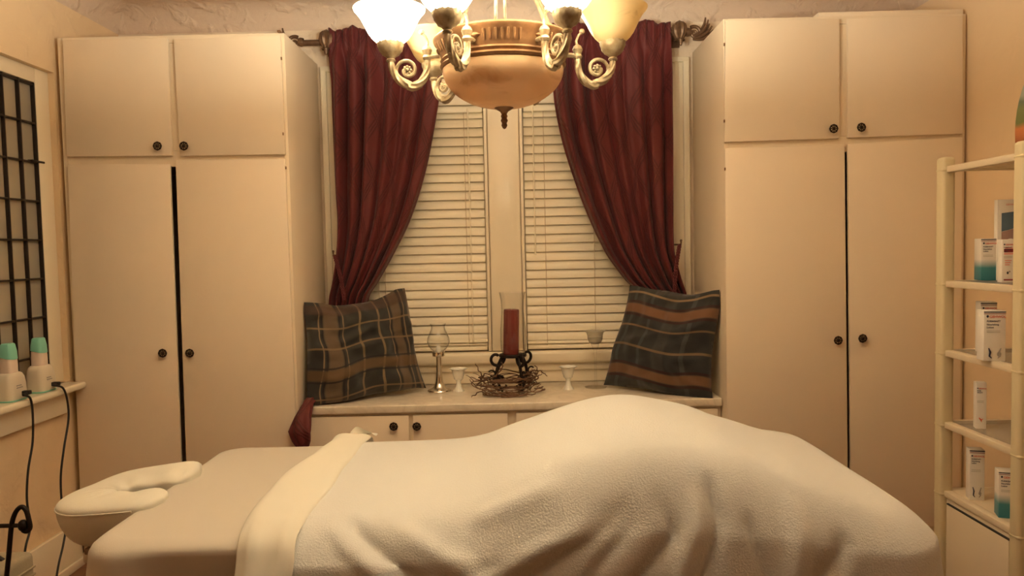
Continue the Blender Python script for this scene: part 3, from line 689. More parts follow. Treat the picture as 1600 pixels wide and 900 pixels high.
for path in ([(795, 622), (765, 603), (745, 590), (735, 590)], [(775, 612), (756, 604), (745, 615), (737, 622)], [(800, 622), (770, 625), (745, 610), (734, 593)], [(775, 600), (752, 595), (748, 578), (743, 568)], [(790, 612), (805, 626), (830, 622), (842, 612)], [(815, 588), (838, 572), (848, 580), (855, 588)], [(820, 600), (845, 590), (842, 575), (835, 571)], [(785, 626), (805, 628), (832, 622), (845, 600)], [(770, 590), (788, 578), (786, 568), (783, 566)]):
    pp = [at(x, y, 3.31 if y > 600 else 3.40) for x, y in path]; pp = [Vector((v.x, v.y, max(v.z, BT+.005))) for v in pp]; cv = []
    for i in range(13):
        t = i/12; x = pp[:]
        while len(x) > 1: x = [x[m].lerp(x[m+1], t) for m in range(len(x)-1)]
        v = x[0]+Vector((.004*math.sin(i*2.1), 0, .003*math.cos(i*1.7))); cv.append(Vector((v.x, v.y, max(v.z, BT+.004))))
    twig(cv, .0038, .0018)
tag(b.build('twig_wreath', M['twig'], origin=NC), 'tangled brown twig wreath around the iron candle stand', 'wreath')

# ---------------------------------------------------------------- massage table, linens
TZ = .692; TX0, TX1, TY0, TY1 = -.915, .895, 1.545, 2.355
r = thing('massage_table', 'padded massage table under the sheet and blanket', 'massage table', (0, 1.95, 0))
MB().box(TX0+.012, TX1-.06, TY0+.034, TY1-.034, TZ-.085, TZ-.014, .034, seg=4).build('padded_top', M['vinyl'], r)
b = MB(); b.box(TX0+.05, TX1-.09, TY0+.06, TY1-.06, TZ-.15, TZ-.086, .004); b.build('apron', M['wood'], r)
for sx in (TX0+.14, TX1-.14):
    for sy in (TY0+.10, TY1-.10): MB().box(sx-.025, sx+.025, sy-.025, sy+.025, 0, TZ-.151, .006).build('leg', M['wood'], r)

def rrect_path(x0, x1, y0, y1, rad, step=.012):   # closed rounded rectangle, counter-clockwise from (x0+rad, y0)
    segs = []
    def line(a, c):
        n = max(2, int((Vector(c)-Vector(a)).length/step))
        for i in range(n): segs.append((Vector(a).lerp(Vector(c), i/n), None))
    def arc(cx, cy, a0):
        n = max(8, int(rad*PI/2/step))
        for i in range(n):
            t = a0+PI/2*i/n; segs.append((Vector((cx+rad*math.cos(t), cy+rad*math.sin(t))), t))
    line((x0+rad, y0), (x1-rad, y0)); arc(x1-rad, y0+rad, -PI/2); line((x1, y0+rad), (x1, y1-rad)); arc(x1-rad, y1-rad, 0); line((x1-rad, y1), (x0+rad, y1)); arc(x0+rad, y1-rad, PI/2); line((x0, y1-rad), (x0, y0+rad)); arc(x0+rad, y0+rad, PI)
    P = [s[0] for s in segs]; n = len(P); out = []
    for i in range(n):
        d = (P[(i+1) % n]-P[i-1]).normalized(); out.append((P[i], Vector((d.y, -d.x))))
    return out
# fitted sheet over the head half
b = MB(); path = rrect_path(TX0, -.44, TY0-.004, TY1+.004, .07); n = len(path); NI, NS = 26, 26
def sheetf(i, j):
    p, nv = path[i]
    spx = min(max(p.x, TX0+.22), -.62); sp = Vector((spx, 1.95))
    if j < NI:
        t = j/(NI-1); q = sp.lerp(p, t); rnd_ = .012*max(0, (t-.90)/.10)**2*1.0
        z = TZ+.006-rnd_+.0015*noise.noise(Vector((q.x*5, q.y*5, 0)))
        return Vector((q.x, q.y, z))
    t = (j-NI+1)/NS; s = i/n*2*(TX1-TX0+.8)
    corner = 1-.92*smooth(TX0+.05, TX0+.20, p.x)
    fl = .012*corner+.10*t*corner*smooth(.0, .6, t)*(.45+.55*smooth(1.75, 1.56, p.y) if p.y < 1.95 else .5)
    rp = (.012*math.sin(s*17)+.008*math.sin(s*31+1))*t*corner
    q = p+nv*(fl*.55+rp+.008*corner*min(1, t*6)-.012*t); z = TZ-.006-.30*t-.006*min(1, t*5)
    return Vector((q.x, q.y, z))
b.grid(sheetf, n, NI+NS, closeu=True)
o = b.build('fitted_sheet', M['sheet'], weld=.0002, ang=80, recalc=False, origin=(-.6, 1.95, TZ)); tag(o, 'smooth pale cotton sheet stretched over the head end of the massage table', 'sheet')

# blanket: top with the mound, draped over three sides
RIDGE = [(-.50, .006), (-.30, .010), (-.18, .018), (-.10, .040), (0, .088), (.09, .122), (.19, .155), (.26, .168), (.33, .167), (.41, .151), (.48, .133), (.54, .108), (.62, .080), (.70, .050), (.78, .022), (.86, .006), (.95, 0)]
YR = 2.0
def mound(x, y):
    w = (YR-y)/interp(x, [(-.3, .47), (.05, .50), (.55, .50), (.85, .47)]) if y < YR else (y-YR)/.375
    w = min(1, abs(w)); e = interp(x, [(-.3, 3.6), (.05, 7), (.6, 7), (.9, 4)]) if y < YR else 2.3
    return sinterp(x, RIDGE)*(1-w**e)**(1.0 if y < YR else 1.25) + .014*(1-w**3.2)
BX0 = -.495
full = rrect_path(-3, TX1+.012, TY0-.018, TY1+.018, .11, .0095)
path = [q for q in full if q[0].x >= BX0-.001 and True]
i0 = next(i for i in range(len(path)) if path[i][0].y < 1.7)
far = [q for q in path]
# order: near edge left -> right end -> far edge
NIB, NSB = 46, 34; n = len(path); EDROP = .055
FOLDS = []                          # (points (arc position, distance below the ridge line), width, height)
arc = [0]
for i in range(1, n): arc.append(arc[-1]+(path[i][0]-path[i-1][0]).length)
def blanket_point(i, j):
    p, nv = path[i]; spx = max(BX0, min(p.x, TX1-.46)); sp = Vector((spx, YR))
    if j < NIB:
        t = j/(NIB-1); t = 1-(1-t)**1.25; q = sp.lerp(p, t)
        edge = max(0, 1-(p-q).length/.12)
        z = TZ+.012+mound(q.x, q.y)-EDROP*edge**2.2
        return Vector((q.x, q.y, z))
    t = (j-NIB+1)/NSB; s = arc[i]
    z0 = TZ+.012+mound(p.x, p.y)-EDROP
    fl = .018*t**.8+.006*min(1, t*5)
    rp = (.016*math.sin(s*15+.6)+.010*math.sin(s*27+2))*smooth(.1, 1, t)
    q = p+nv*(fl+rp); z = z0-.34*t-.008*min(1, t*6)
    return Vector((q.x, q.y, z))
def seg_dist(p, a, c):
    d = c-a; t = max(0, min(1, (p-a).dot(d)/max(1e-9, d.length_squared))); return (p-(a+d*t)).length, t
b = MB(); V = b.grid(blanket_point, n, NIB+NSB)
#FOLDS_BEGIN
FOLDS = [
    ( [(82, 39), (85, 43), (86, 45), (82, 49), (78, 53), (73, 57)] , 0.016 , 0.012 ),
    ( [(95, 36), (95, 39), (96, 43), (94, 49), (92, 53), (90, 58)] , 0.015 , 0.013 ),
    ( [(79, 41), (75, 42), (69, 44), (62, 47), (56, 50), (51, 52)] , 0.02 , 0.01 ),
    ( [(80, 42), (74, 46), (69, 50), (66, 55)] , 0.014 , 0.008 ),
    ( [(126, 42), (123, 44), (120, 48), (117, 51), (115, 56)] , 0.018 , 0.014 ),
    ( [(102, 41), (103, 44), (105, 50), (106, 55)] , 0.016 , 0.009 ),
    ( [(12, 30), (17, 37), (24, 43), (29, 47), (34, 51)] , 0.018 , 0.014 ),
    ( [(63, 36), (55, 37), (45, 37)] , 0.02 , -0.008 ),
    ( [(115, 37), (114, 43), (112, 50), (111, 55)] , 0.022 , -0.01 ),
    ( [(91, 39), (91, 44), (88, 50), (85, 57)] , 0.014 , -0.01 ),
    ( [(74, 42), (65, 44), (51, 47), (42, 50)] , 0.016 , -0.01 ),
    ( [(20, 32), (30, 40), (40, 46), (45, 51)] , 0.022 , -0.012 ),
    ( [(9, 34), (15, 41), (22, 47), (24, 50)] , 0.014 , -0.009 ),
    ( [(178, 57), (176, 63), (176, 70)] , 0.02 , 0.012 ),
]
#FOLDS_END
b.bm.normal_update()
disp = {}
for i in range(n):
    for j in range(NIB+NSB):
        v = V[i][j]; x = Vector((i, j)); h = 0
        for (pts, wd_, ht) in FOLDS:
            best = None
            for m_ in range(len(pts)-1):
                # index space -> metres (about .0095 m per step along the edge, .0105 across)
                A = Vector((pts[m_][0]*.0095, pts[m_][1]*.0105)); C = Vector((pts[m_+1][0]*.0095, pts[m_+1][1]*.0105))
                d, t = seg_dist(Vector((i*.0095, j*.0105)), A, C); tt = (m_+t)/(len(pts)-1)
                if best is None or d < best[0]: best = (d, tt)
            k = math.exp(-(best[0]/wd_)**2)*min(1, best[1]*3+.05)*(1 if best[1] > .0 else .3)
            h += 1.25*ht*k
        h += .0012*noise.noise(v.co*9)
        disp[v] = v.normal*h
for v, d in disp.items(): v.co += d
o = b.build('fleece_blanket', M['fleece'], weld=.0002, ang=85, recalc=False, origin=(.3, 1.95, TZ))
sm = o.modifiers.new('thick', 'SOLIDIFY'); sm.thickness = .006; sm.offset = -1
tag(o, 'cream fleece blanket draped over a rounded mound on the massage table', 'blanket')

# turned-down flat sheet along the blanket's head edge
b = MB(); NP = 90
prof = [(TY1+.085, TZ-.16), (TY1+.06, TZ-.08), (TY1+.032, TZ-.012), (TY1+.005, TZ+.020), (2.25, TZ+.030), (2.1, TZ+.036), (1.95, TZ+.040), (1.8, TZ+.038), (1.68, TZ+.032), (1.60, TZ+.022), (1.545, TZ+.002), (1.515, TZ-.04), (1.490, TZ-.10), (1.472, TZ-.17), (1.46, TZ-.26)]
L2 = [0]
for a, c in zip(prof, prof[1:]): L2.append(L2[-1]+math.hypot(a[0]-c[0], a[1]-c[1]))
ty = [(l/L2[-1], q[0]) for l, q in zip(L2, prof)]; tz = [(l/L2[-1], q[1]) for l, q in zip(L2, prof)]
NPR = 26
def foldf(i, j):
    t = i/(NP-1); y = sinterp(t, ty); z = sinterp(t, tz)
    dy = sinterp(min(1, t+.01), ty)-sinterp(max(0, t-.01), ty); dz = sinterp(min(1, t+.01), tz)-sinterp(max(0, t-.01), tz); l = math.hypot(dy, dz); ny, nz = -dz/l, dy/l
    if nz < 0 and abs(nz) > .3: ny, nz = -ny, -nz
    if t > .6 and ny > 0: ny, nz = -ny, -nz
    if t < .2 and ny < 0: ny, nz = -ny, -nz
    xl = -.578+.018*math.sin(t*7+.4)+.010*noise.noise(Vector((t*9, 0, 0)))-.03*smooth(.80, 1, t); xr = -.452+.012*noise.noise(Vector((t*6, 3, 0)))-.016*smooth(.6, .8, t)+.006*math.sin(t*40)*smooth(.7, .8, t)
    a = 2*PI*j/NPR; w = (xr-xl)/2; ca, sa = math.cos(a), math.sin(a)
    hh = .013+.008*smooth(-.2, 1, -ca)+.005*noise.noise(Vector((t*11, ca*1.5, 7)))+.004*smooth(.6, .8, t)*noise.noise(Vector((t*30, ca*3, 1)))+.009*smooth(.68, .85, t)*math.sin(ca*7+2.5*math.sin(t*14))
    x = (xl+xr)/2+w*(abs(ca)**.8)*(1 if ca > 0 else -1); up = hh*sa if sa > 0 else .004*sa
    return Vector((x, y+ny*up, z+nz*up))
V = b.grid(foldf, NP, NPR, closev=True)
for i in (0, NP-1): b.bm.faces.new(V[i])
# a loose flap standing up at the far edge
fl = [[Vector((-.525+.09*u, TY1+.012-.05*u*v+.02*v, TZ+.030+.026*v*math.sin(PI*min(1, u*1.05+.05))*(1-.3*u)+.004*math.sin(9*u))) for v in [k/5 for k in range(6)]] for u in [k/11 for k in range(12)]]
b.grid(lambda i, j: fl[i][j], 12, 6)
o = b.build('flat_sheet', M['fold'], ang=80, origin=(-.51, 1.95, TZ)); tag(o, 'ivory sheet band turned down over the head edge of the fleece blanket', 'sheet')

# face cradle at the head end
CC = Vector((-.918, 1.925, 0)); zt = .714
r = thing('face_cradle', 'crescent shaped padded face rest at the head of the massage table', 'face cradle', (CC.x-.1, CC.y, .6))
b = MB(); NA, NR = 72, 40
def cradf(i, j):
    t = i/(NA-1); ext = .10
    # horseshoe centreline open towards the table
    a = PI*.5+PI*t; ra, rb = .152, .106
    k = (t-.5)*2
    c = Vector((CC.x-.030+ra*math.cos(a)*1.0, CC.y+rb*math.sin(a), 0))
    c.x += .085*smooth(.55, 1, abs(k))
    tang = Vector((-ra*math.sin(a), rb*math.cos(a), 0)).normalized(); nr = Vector((tang.y, -tang.x, 0))
    w = .072-.006*abs(k); end = math.sqrt(max(.0, 1-(max(0, (abs(k)-.86)/.14))**2)); w *= max(.02, end)
    th = 2*PI*j/NR; ca, sa = math.cos(th), math.sin(th)
    pw = lambda v, e: abs(v)**e*(1 if v > 0 else -1)
    hgt = (.022*max(.3, end) if sa > 0 else .098*max(.25, end))
    hgt *= 1.0
    z = zt-.016+pw(sa, .8)*hgt; rad = pw(ca, .75)*w*(1 if sa > -.1 else 1-.22*(abs(sa)))
    pk = .0028*math.sin(60*t+3*math.sin(9*t))*(ca < 0)*(sa > -.2)
    v = c+nr*rad; tilt = (v.x-CC.x)*.10
    return Vector((v.x, v.y, z+pk+tilt+.012*smooth(.06, .14, v.y-CC.y+.0)))
V = b.grid(cradf, NA, NR, closev=True)
for i in (0, NA-1): b.bm.faces.new(V[i])
cu = b.build('cushion', M['fold'], r, ang=60)
b = MB(); sm_ = [cradf(i, 0 if True else 0) for i in range(4, NA-4)]; sd = [cradf(i, NR//2) for i in range(4, NA-4)]
out = sd if abs(sd[len(sd)//2].x) > abs(sm_[len(sm_)//2].x) else sm_
b.tube([q+Vector((0, 0, .0)) for q in out], .0022, 6); b.build('seam', M['fold'], cu)
MB().box(-1.055, -.94, 1.80, 2.05, zt-.136, zt-.120, .004).build('platform', M['vinyl'], r)
b = MB(); b.box(-1.07, -.94, 1.82, 2.03, zt-.165, zt-.137, .004); b.build('frame', M['white_plastic'], r)
for yy in (1.86, 1.99): MB().tube([(-1.03, yy, zt-.150), (-.93, yy, zt-.150)], .012, 10).build('support_rod', M['white_plastic'], r)

# ---------------------------------------------------------------- chandelier
CX, CYY = -.010, 1.90
ch = thing('chandelier', 'antique gold chandelier with alabaster bowl and six up-facing glass shades', 'chandelier', (CX, CYY, 1.60))
b = MB()
ring = [(.140, 1.742), (.152, 1.744), (.156, 1.750), (.150, 1.756), (.155, 1.762), (.151, 1.767), (.153, 1.772), (.158, 1.785), (.163, 1.800), (.170, 1.806), (.172, 1.812), (.168, 1.817), (.158, 1.817), (.150, 1.795), (.142, 1.760), (.140, 1.742)]
b.lathe(ring, (CX, CYY, 0), 72)
for k in range(72):                # raised flutes in groups on the band
    a = 2*PI*k/72
    if (k % 12) in (0, 1, 2, 10, 11): continue
    d = Vector((math.cos(a), math.sin(a), 0)); b.tube([Vector((CX, CYY, 1.777))+d*.156, Vector((CX, CYY, 1.79))+d*.1615, Vector((CX, CYY, 1.800))+d*.1655], [.0022, .0032, .0028], 6)
for k in range(6):
    a = 2*PI*k/6+.09; d = Vector((math.cos(a), math.sin(a), 0)); m_ = Matrix.Translation(Vector((CX, CYY, 1.789))+d*.158) @ Matrix.Rotation(a, 4, 'Z')
    b.lathe([(0, -.018), (.012, -.010), (.019, 0), (.012, .010), (0, .018)], mtx=m_ @ Matrix.Diagonal((.35, 1, .55, 1)), seg=16)
b.build('band', M['bronze'], ch)
b = MB(); pr = [(.1*0+.150*math.sin(t), 1.742-.094*(math.cos(t))) for t in [i/16*PI/2 for i in range(17)]]
pr = [(r_, z if r_ < .14 else z) for r_, z in pr]; pr[0] = (0, pr[0][1])
b.lathe(pr+[(max(0, r_-.006), z+.006) for r_, z in pr[::-1]], (CX, CYY, 0), 64); b.build('bowl', M['bowl'], ch)
b = MB(); b.lathe([(0, 1.597), (.004, 1.599), (.0075, 1.606), (.006, 1.612), (.009, 1.618), (.0065, 1.624), (.0085, 1.629), (.0065, 1.634), (.010, 1.640), (.018, 1.645), (.025, 1.650), (.028, 1.655), (.024, 1.657), (0, 1.657)], (CX, CYY, 0), 28); b.build('finial', M['bronze'], ch)
for a in (93, 213, 333):
    for s in (-1, 1):
        aa = math.radians(a); tv = Vector((-math.sin(aa), math.cos(aa), 0))*s*.014; d = Vector((math.cos(aa), math.sin(aa), 0))
        b = MB(); b.tube([Vector((CX, CYY, 1.805))+d*.135+tv, Vector((CX, CYY, 2.02))+d*.045+tv*.7], .0042, 8); b.build('hanging_rod', M['brass'], ch)
b = MB(); b.lathe([(0, 2.0), (.05, 2.0), (.056, 2.01), (.05, 2.03), (.02, 2.045), (.012, 2.07), (.012, 2.40), (.03, 2.41), (.065, 2.44), (.07, 2.478), (0, 2.478)], (CX, CYY, 0), 32); b.build('stem_and_canopy', M['bronze'], ch)
RA = .276
def arm(ang, lit, zoff=0):
    a = math.radians(ang); d = Vector((math.cos(a), math.sin(a), 0)); O = Vector((CX, CYY, zoff))
    P = lambda rad, z, s=0: O+d*rad+Vector((-d.y, d.x, 0))*s+Vector((0, 0, z))
    b = MB(); pts = []
    for i in range(64):             # the U-shaped rope-twist arm from the inner post to the cup
        t = i/63; th = PI+PI*t; pts.append(P(.2315+.0445*math.cos(th), 1.757+.054*math.sin(th) + (.012*t if t > .5 else 0)))
    pts = [P(.187, 1.772)]+pts+[P(RA, 1.778)]
    b.tube(pts, [.0075]+[.007+.0032*math.sin(PI*i/63) for i in range(64)]+[.0075], 30, twist=.07)
    b.lathe([(0, -.012), (.009, -.012), (.012, -.006), (.009, 0), (.011, .006), (.013, .012), (.009, .020), (0, .026)], P(.187, 1.780), 16)
    b.tube([P(.187, 1.775), P(.170, 1.778), P(.156, 1.778)], .006, 8)
    cv = [P(.187, 1.800), P(.184, 1.812), P(.190, 1.826), P(.198, 1.834)]; b.tube(cv, .0032, 6); b.ball(P(.199, 1.836), .007, 8)
    ar = b.build('arm', M['brass'], ch)
    b = MB(); sp = []
    for i in range(46):             # inner beaded scroll
        t = i/45; th = -.22*PI-2.35*PI*(1-t)*-1; rr = .009+.019*(1-t)**.9
        th = -.12*PI+2.1*PI*t; sp.append(P(.2365+rr*math.cos(th), 1.738+rr*math.sin(th)+.006))
    b.tube([P(.270, 1.722)]+sp, .0036, 8)
    for i in range(0, 46): b.ball(sp[i], .0047, 6)
    C_ = P(.2365, 1.744)
    for k in range(8):
        q = 2*PI*k/8; b.ball(C_+d*.0085*math.cos(q)+Vector((0, 0, .0085*math.sin(q))), .0042, 6)
    b.ball(C_, .0065, 8); b.build('scroll_rosette', M['brass'], ar)
    b = MB(); b.lathe([(0, 1.764), (.010, 1.764), (.012, 1.768), (.009, 1.772), (.013, 1.777), (.020, 1.781), (.027, 1.790), (.031, 1.802), (.032, 1.813), (.029, 1.814), (.022, 1.800), (0, 1.795)], P(RA, 0), 32, rfun=lambda q, z: 1+(.06*math.cos(12*q+z*220) if z > 1.78 else 0)); b.build('cup', M['brass'], ch)
    b = MB(); pr = [(.022, 1.804), (.034, 1.812), (.045, 1.822), (.053, 1.833), (.059, 1.845), (.065, 1.857), (.072, 1.870), (.080, 1.881), (.0865, 1.888), (.088, 1.8925)]
    b.lathe([(0, 1.803)]+pr+[(q-.0035, z+.0006) for q, z in pr[::-1]]+[(0, 1.8075)], P(RA, 0), 48); sh = b.build('lamp_shade', M['shade_lit' if lit else 'shade_dim'], ch, ang=60)
    if lit:
        b = MB(); b.lathe([(0, 1.810), (.010, 1.810), (.010, 1.822), (.013, 1.834), (.0165, 1.846), (.014, 1.858), (0, 1.864)], P(RA, 0), 20); b.build('bulb', BULBM, sh, local=False)
        l = bpy.data.lights.new('bulb_light', 'POINT'); l.energy = BULB_W; l.color = LAMP; l.shadow_soft_size = .02
        lo = bpy.data.objects.new('bulb_light', l); COL.objects.link(lo); lo.parent = ch; lo.location = P(RA, 1.876)-Vector(ch.location)
BULBM = mat('glowing_bulb', (1, .9, .7), .4, emit=LAMP, estr=12)
for ang, lit in ((183, 1), (245, 1), (301, 1), (68, 1), (134, 0), (4, 0)): arm(ang, lit)

# ---------------------------------------------------------------- left sill: two wax warmers with cords
def heater(px, py, label, cordpts, X=-1.838):
    p = atx(px, py, X); p.z = .7852
    r = thing('wax_warmer', label, 'wax warmer', p, 'wax warmers on the sill')
    b = MB()
    def sec(w, d, z, x0=0, y0=0, n=28, e=.5): return [Vector((p.x+x0+d*abs(math.cos(a))**e*(1 if math.cos(a) > 0 else -1), p.y+y0+w*abs(math.sin(a))**e*(1 if math.sin(a) > 0 else -1), p.z+z)) for a in [2*PI*k/n for k in range(n)]]
    S = [sec(.048, .034, .0), sec(.051, .036, .006), sec(.052, .036, .030), sec(.050, .035, .062), sec(.047, .033, .085, 0, -.002), sec(.040, .029, .098, 0, -.003), sec(.030, .025, .103, 0, -.004)]
    V = b.grid(lambda i, j: S[i][j], len(S), 28, closev=True); b.bm.faces.new(V[0]); b.bm.faces.new(V[-1]); b.build('base', M['white_plastic'], r)
    b = MB(); S2 = [sec(.050, .0355, .0005), sec(.0525, .0375, .003), sec(.0525, .0375, .006)]; V = b.grid(lambda i, j: S2[i][j], 3, 28, closev=True); b.bm.faces.new(V[0]); b.bm.faces.new(V[-1]); b.build('base_rim', M['green_cap'], r)
    b = MB(); S3 = [sec(.027, .022, .100, 0, -.004), sec(.027, .022, .13, 0, -.004), sec(.026, .021, .158, 0, -.004)]; V = b.grid(lambda i, j: S3[i][j], 3, 28, closev=True); b.bm.faces.new(V[-1]); b.build('cartridge', mat('pale_pink_plastic', (.80, .66, .56), .4), r)
    b = MB(); S4 = [[v+Vector((0, 0, -.008*math.cos(math.atan2(v.y-p.y, v.x-p.x)))) for v in sec(.0275, .0225, .158, 0, -.004)], sec(.0265, .0215, .18, 0, -.004), sec(.022, .018, .206, 0, -.004), sec(.019, .015, .210, 0, -.004)]; V = b.grid(lambda i, j: S4[i][j], 4, 28, closev=True); b.bm.faces.new(V[-1]); b.build('cap', M['green_cap'], r)
    b = MB()
    for k, wl in ((0, .026), (1, .032)): b.box(p.x+.0355, p.x+.0375, p.y-.022, p.y-.022+wl, p.z+.055-.008*k, p.z+.058-.008*k)
    b.build('printed_mark', M['print_grey'], r)
    pl = Vector((p.x+.034, p.y+.014, p.z+.024)); q = [Vector(v) for v in cordpts]
    b = MB(); b.box(pl.x-.004, pl.x+.026, pl.y-.010, pl.y+.012, pl.z-.006, pl.z+.009, .003); plg = b.build('plug', M['black'], r)
    pts = [pl+Vector((.02, .004, .0))]+q; cv = []
    for i in range(len(pts)-1):     # Catmull-Rom through the hanging cord
        a, c_, d_, e = pts[max(0, i-1)], pts[i], pts[i+1], pts[min(len(pts)-1, i+2)]
        for k in range(8):
            t = k/8; cv.append(.5*((2*c_)+(d_-a)*t+(2*a-5*c_+4*d_-e)*t*t+(3*c_-a-3*d_+e)*t**3))
    cv.append(pts[-1]); b = MB(); b.tube(cv, .0042, 8); b.build('power_cord', M['black'], plg)
xc = -1.777
heater(65, 606, 'white wax warmer with mint cap nearest the tall cabinet', [atx(84, 602, xc), atx(98, 606, xc), atx(105, 625, xc), atx(107, 655, xc), atx(100, 700, xc), atx(95, 745, xc), atx(97, 790, xc+.005), atx(103, 820, xc), atx(99, 850, xc), atx(92, 880, xc), atx(88, 905, xc-.0), atx(86, 935, xc)])
heater(18, 624, 'white wax warmer with mint cap at the left edge, nearer the camera', [atx(36, 617, xc), atx(47, 622, xc), atx(51, 645, xc), atx(51, 690, xc), atx(44, 735, xc), atx(42, 780, xc), atx(47, 815, xc), atx(46, 832, xc), atx(40, 855, xc), atx(36, 890, xc)])

# ---------------------------------------------------------------- iron scroll rack and tan case at the lower left
ry = 1.98
r = thing('scroll_rack', 'black wrought iron scroll rack at the lower left edge', 'rack', at(10, 900, ry)*1)
b = MB(); pp = [at(x, y, ry) for x, y in [(6, 960), (10, 905), (14, 865), (17, 830), (20, 812), (26, 798), (34, 792), (41, 798), (45, 812), (47, 824), (43, 830), (37, 829), (34, 823)]]; cv = []
for i in range(len(pp)-1):
    a, c_, d_, e = pp[max(0, i-1)], pp[i], pp[i+1], pp[min(len(pp)-1, i+2)]
    for k in range(6):
        t = k/6; cv.append(.5*((2*c_)+(d_-a)*t+(2*a-5*c_+4*d_-e)*t*t+(3*c_-a-3*d_+e)*t**3))
cv.append(pp[-1]); lowx = cv[0]; cv = [Vector((lowx.x, ry, 0))]+cv
b.tube(cv, .0062, 10); b.ball(at(36, 821, ry), .016, 14, sc=(.8, .8, 1)); b.build('scroll_upright', M['iron'], r)
b = MB(); q = at(36, 821, ry); b.tube([q, Vector((q.x-.28, ry, q.z+.0))], .0058, 10); b.build('cross_bar', M['iron'], r)
b = MB(); u2 = [v+Vector((-.30, 0, 0)) for v in cv]; b.tube(u2, .0062, 10); b.build('scroll_upright', M['iron'], r)
cx1 = at(53, 862, 2.20).x; czt = at(45, 860, 2.20).z
r = thing('tan_case', 'ridged tan case with a carry handle behind the iron scroll rack', 'case', (cx1-.15, 2.12, 0))
b = MB(); b.box(cx1-.30, cx1, 2.05, 2.205, .0, czt, .018, seg=3)
for k in range(3): b.box(cx1-.29, cx1+.004, 2.044, 2.20, czt-.050-.022*k, czt-.044-.022*k, .002)
b.build('case_body', M['tan_box'], r)
b = MB(); b.tube([(cx1-.20, 2.13, czt-.002), (cx1-.19, 2.13, czt+.008), (cx1-.06, 2.13, czt+.010), (cx1-.045, 2.13, czt-.002)], .008, 8); b.build('carry_handle', M['lead'], r)

# ---------------------------------------------------------------- shelf unit at the right
SX0, SX1, SYF, SYN = 1.45, 1.865, 2.525, 2.135
r = thing('shelf_unit', 'white display shelf unit with ivory posts and lower cupboard against the right wall', 'shelf unit', ((SX0+SX1)/2, (SYF+SYN)/2, 0))
SH = [1.538, 1.160, .928, .686, .452]
for sx in (SX0, SX1-.012):
    for sy in (SYF, SYN):
        b = MB(); zt_ = 1.57; cuts = [0, .43]+[h-.012 for h in SH[::-1][1:]]+[zt_]
        b.box(sx-.0225, sx+.0225, sy-.0225, sy+.0225, 0, zt_, .012, seg=4)
        for h in SH: b.box(sx-.0235, sx+.0235, sy-.0235, sy+.0235, h-.020, h-.002, .010, seg=3)
        b.build('post', M['ivory_plastic'], r)
for k, h in enumerate(SH):
    b = MB(); t = .020
    b.box(SX0-.010, SX0+.018, SYN, SYF, h-t, h+.001, .003); b.box(SX0, SX1, SYF-.012, SYF+.010, h-t*.7, h+.001, .002); b.box(SX0, SX1, SYN-.010, SYN+.012, h-t*.7, h+.001, .002); b.box(SX1-.02, SX1, SYN, SYF, h-t*.7, h+.001, .002)
    rim = b.build('shelf', M['cream_plastic'], r)
    pm = M['hazy'] if k in (0, 1, 2, 3) else M['cream_plastic']
    MB().box(SX0+.018, SX1-.02, SYN+.012, SYF-.012, h-.008, h+.0005).build('panel', pm, rim)
    if k == 0:
        b = MB()
        for q in range(7): y = SYN+.04+q*.05; b.tube([(SX0+.02, y, h-.010), (SX1-.03, y+.0, h-.010)], .0028, 6)
        b.build('wire', M['cream_plastic'], rim)
b = MB(); b.box(SX0-.004, SX0+.010, SYN+.02, SYF-.024, .03, .43, .003); b.box(SX0+.01, SX1, SYF-.010, SYF+.004, .03, .43); b.box(SX0+.01, SX1, SYN-.004, SYN+.010, .03, .43); b.box(SX0, SX1, SYN, SYF, .02, .05); b.box(SX1-.012, SX1, SYN, SYF, .03, .43)
b.build('cupboard', M['cream_plastic'], r)
b = MB(); b.box(SX0-.012, SX0-.0045, SYN+.034, SYF-.040, .05, .412, .002); b.build('cupboard_door', M['cream_plastic'], r)
b = MB(); b.box(SX0-.011, SX0-.003, SYN+.033, SYF-.039, .4125, .4165); b.box(SX0-.011, SX0-.003, SYN+.033, SYF-.039, .276, .279); b.build('door_gap_shade', M['black'], r)  # solid black bars painted in as the shade of the door gaps

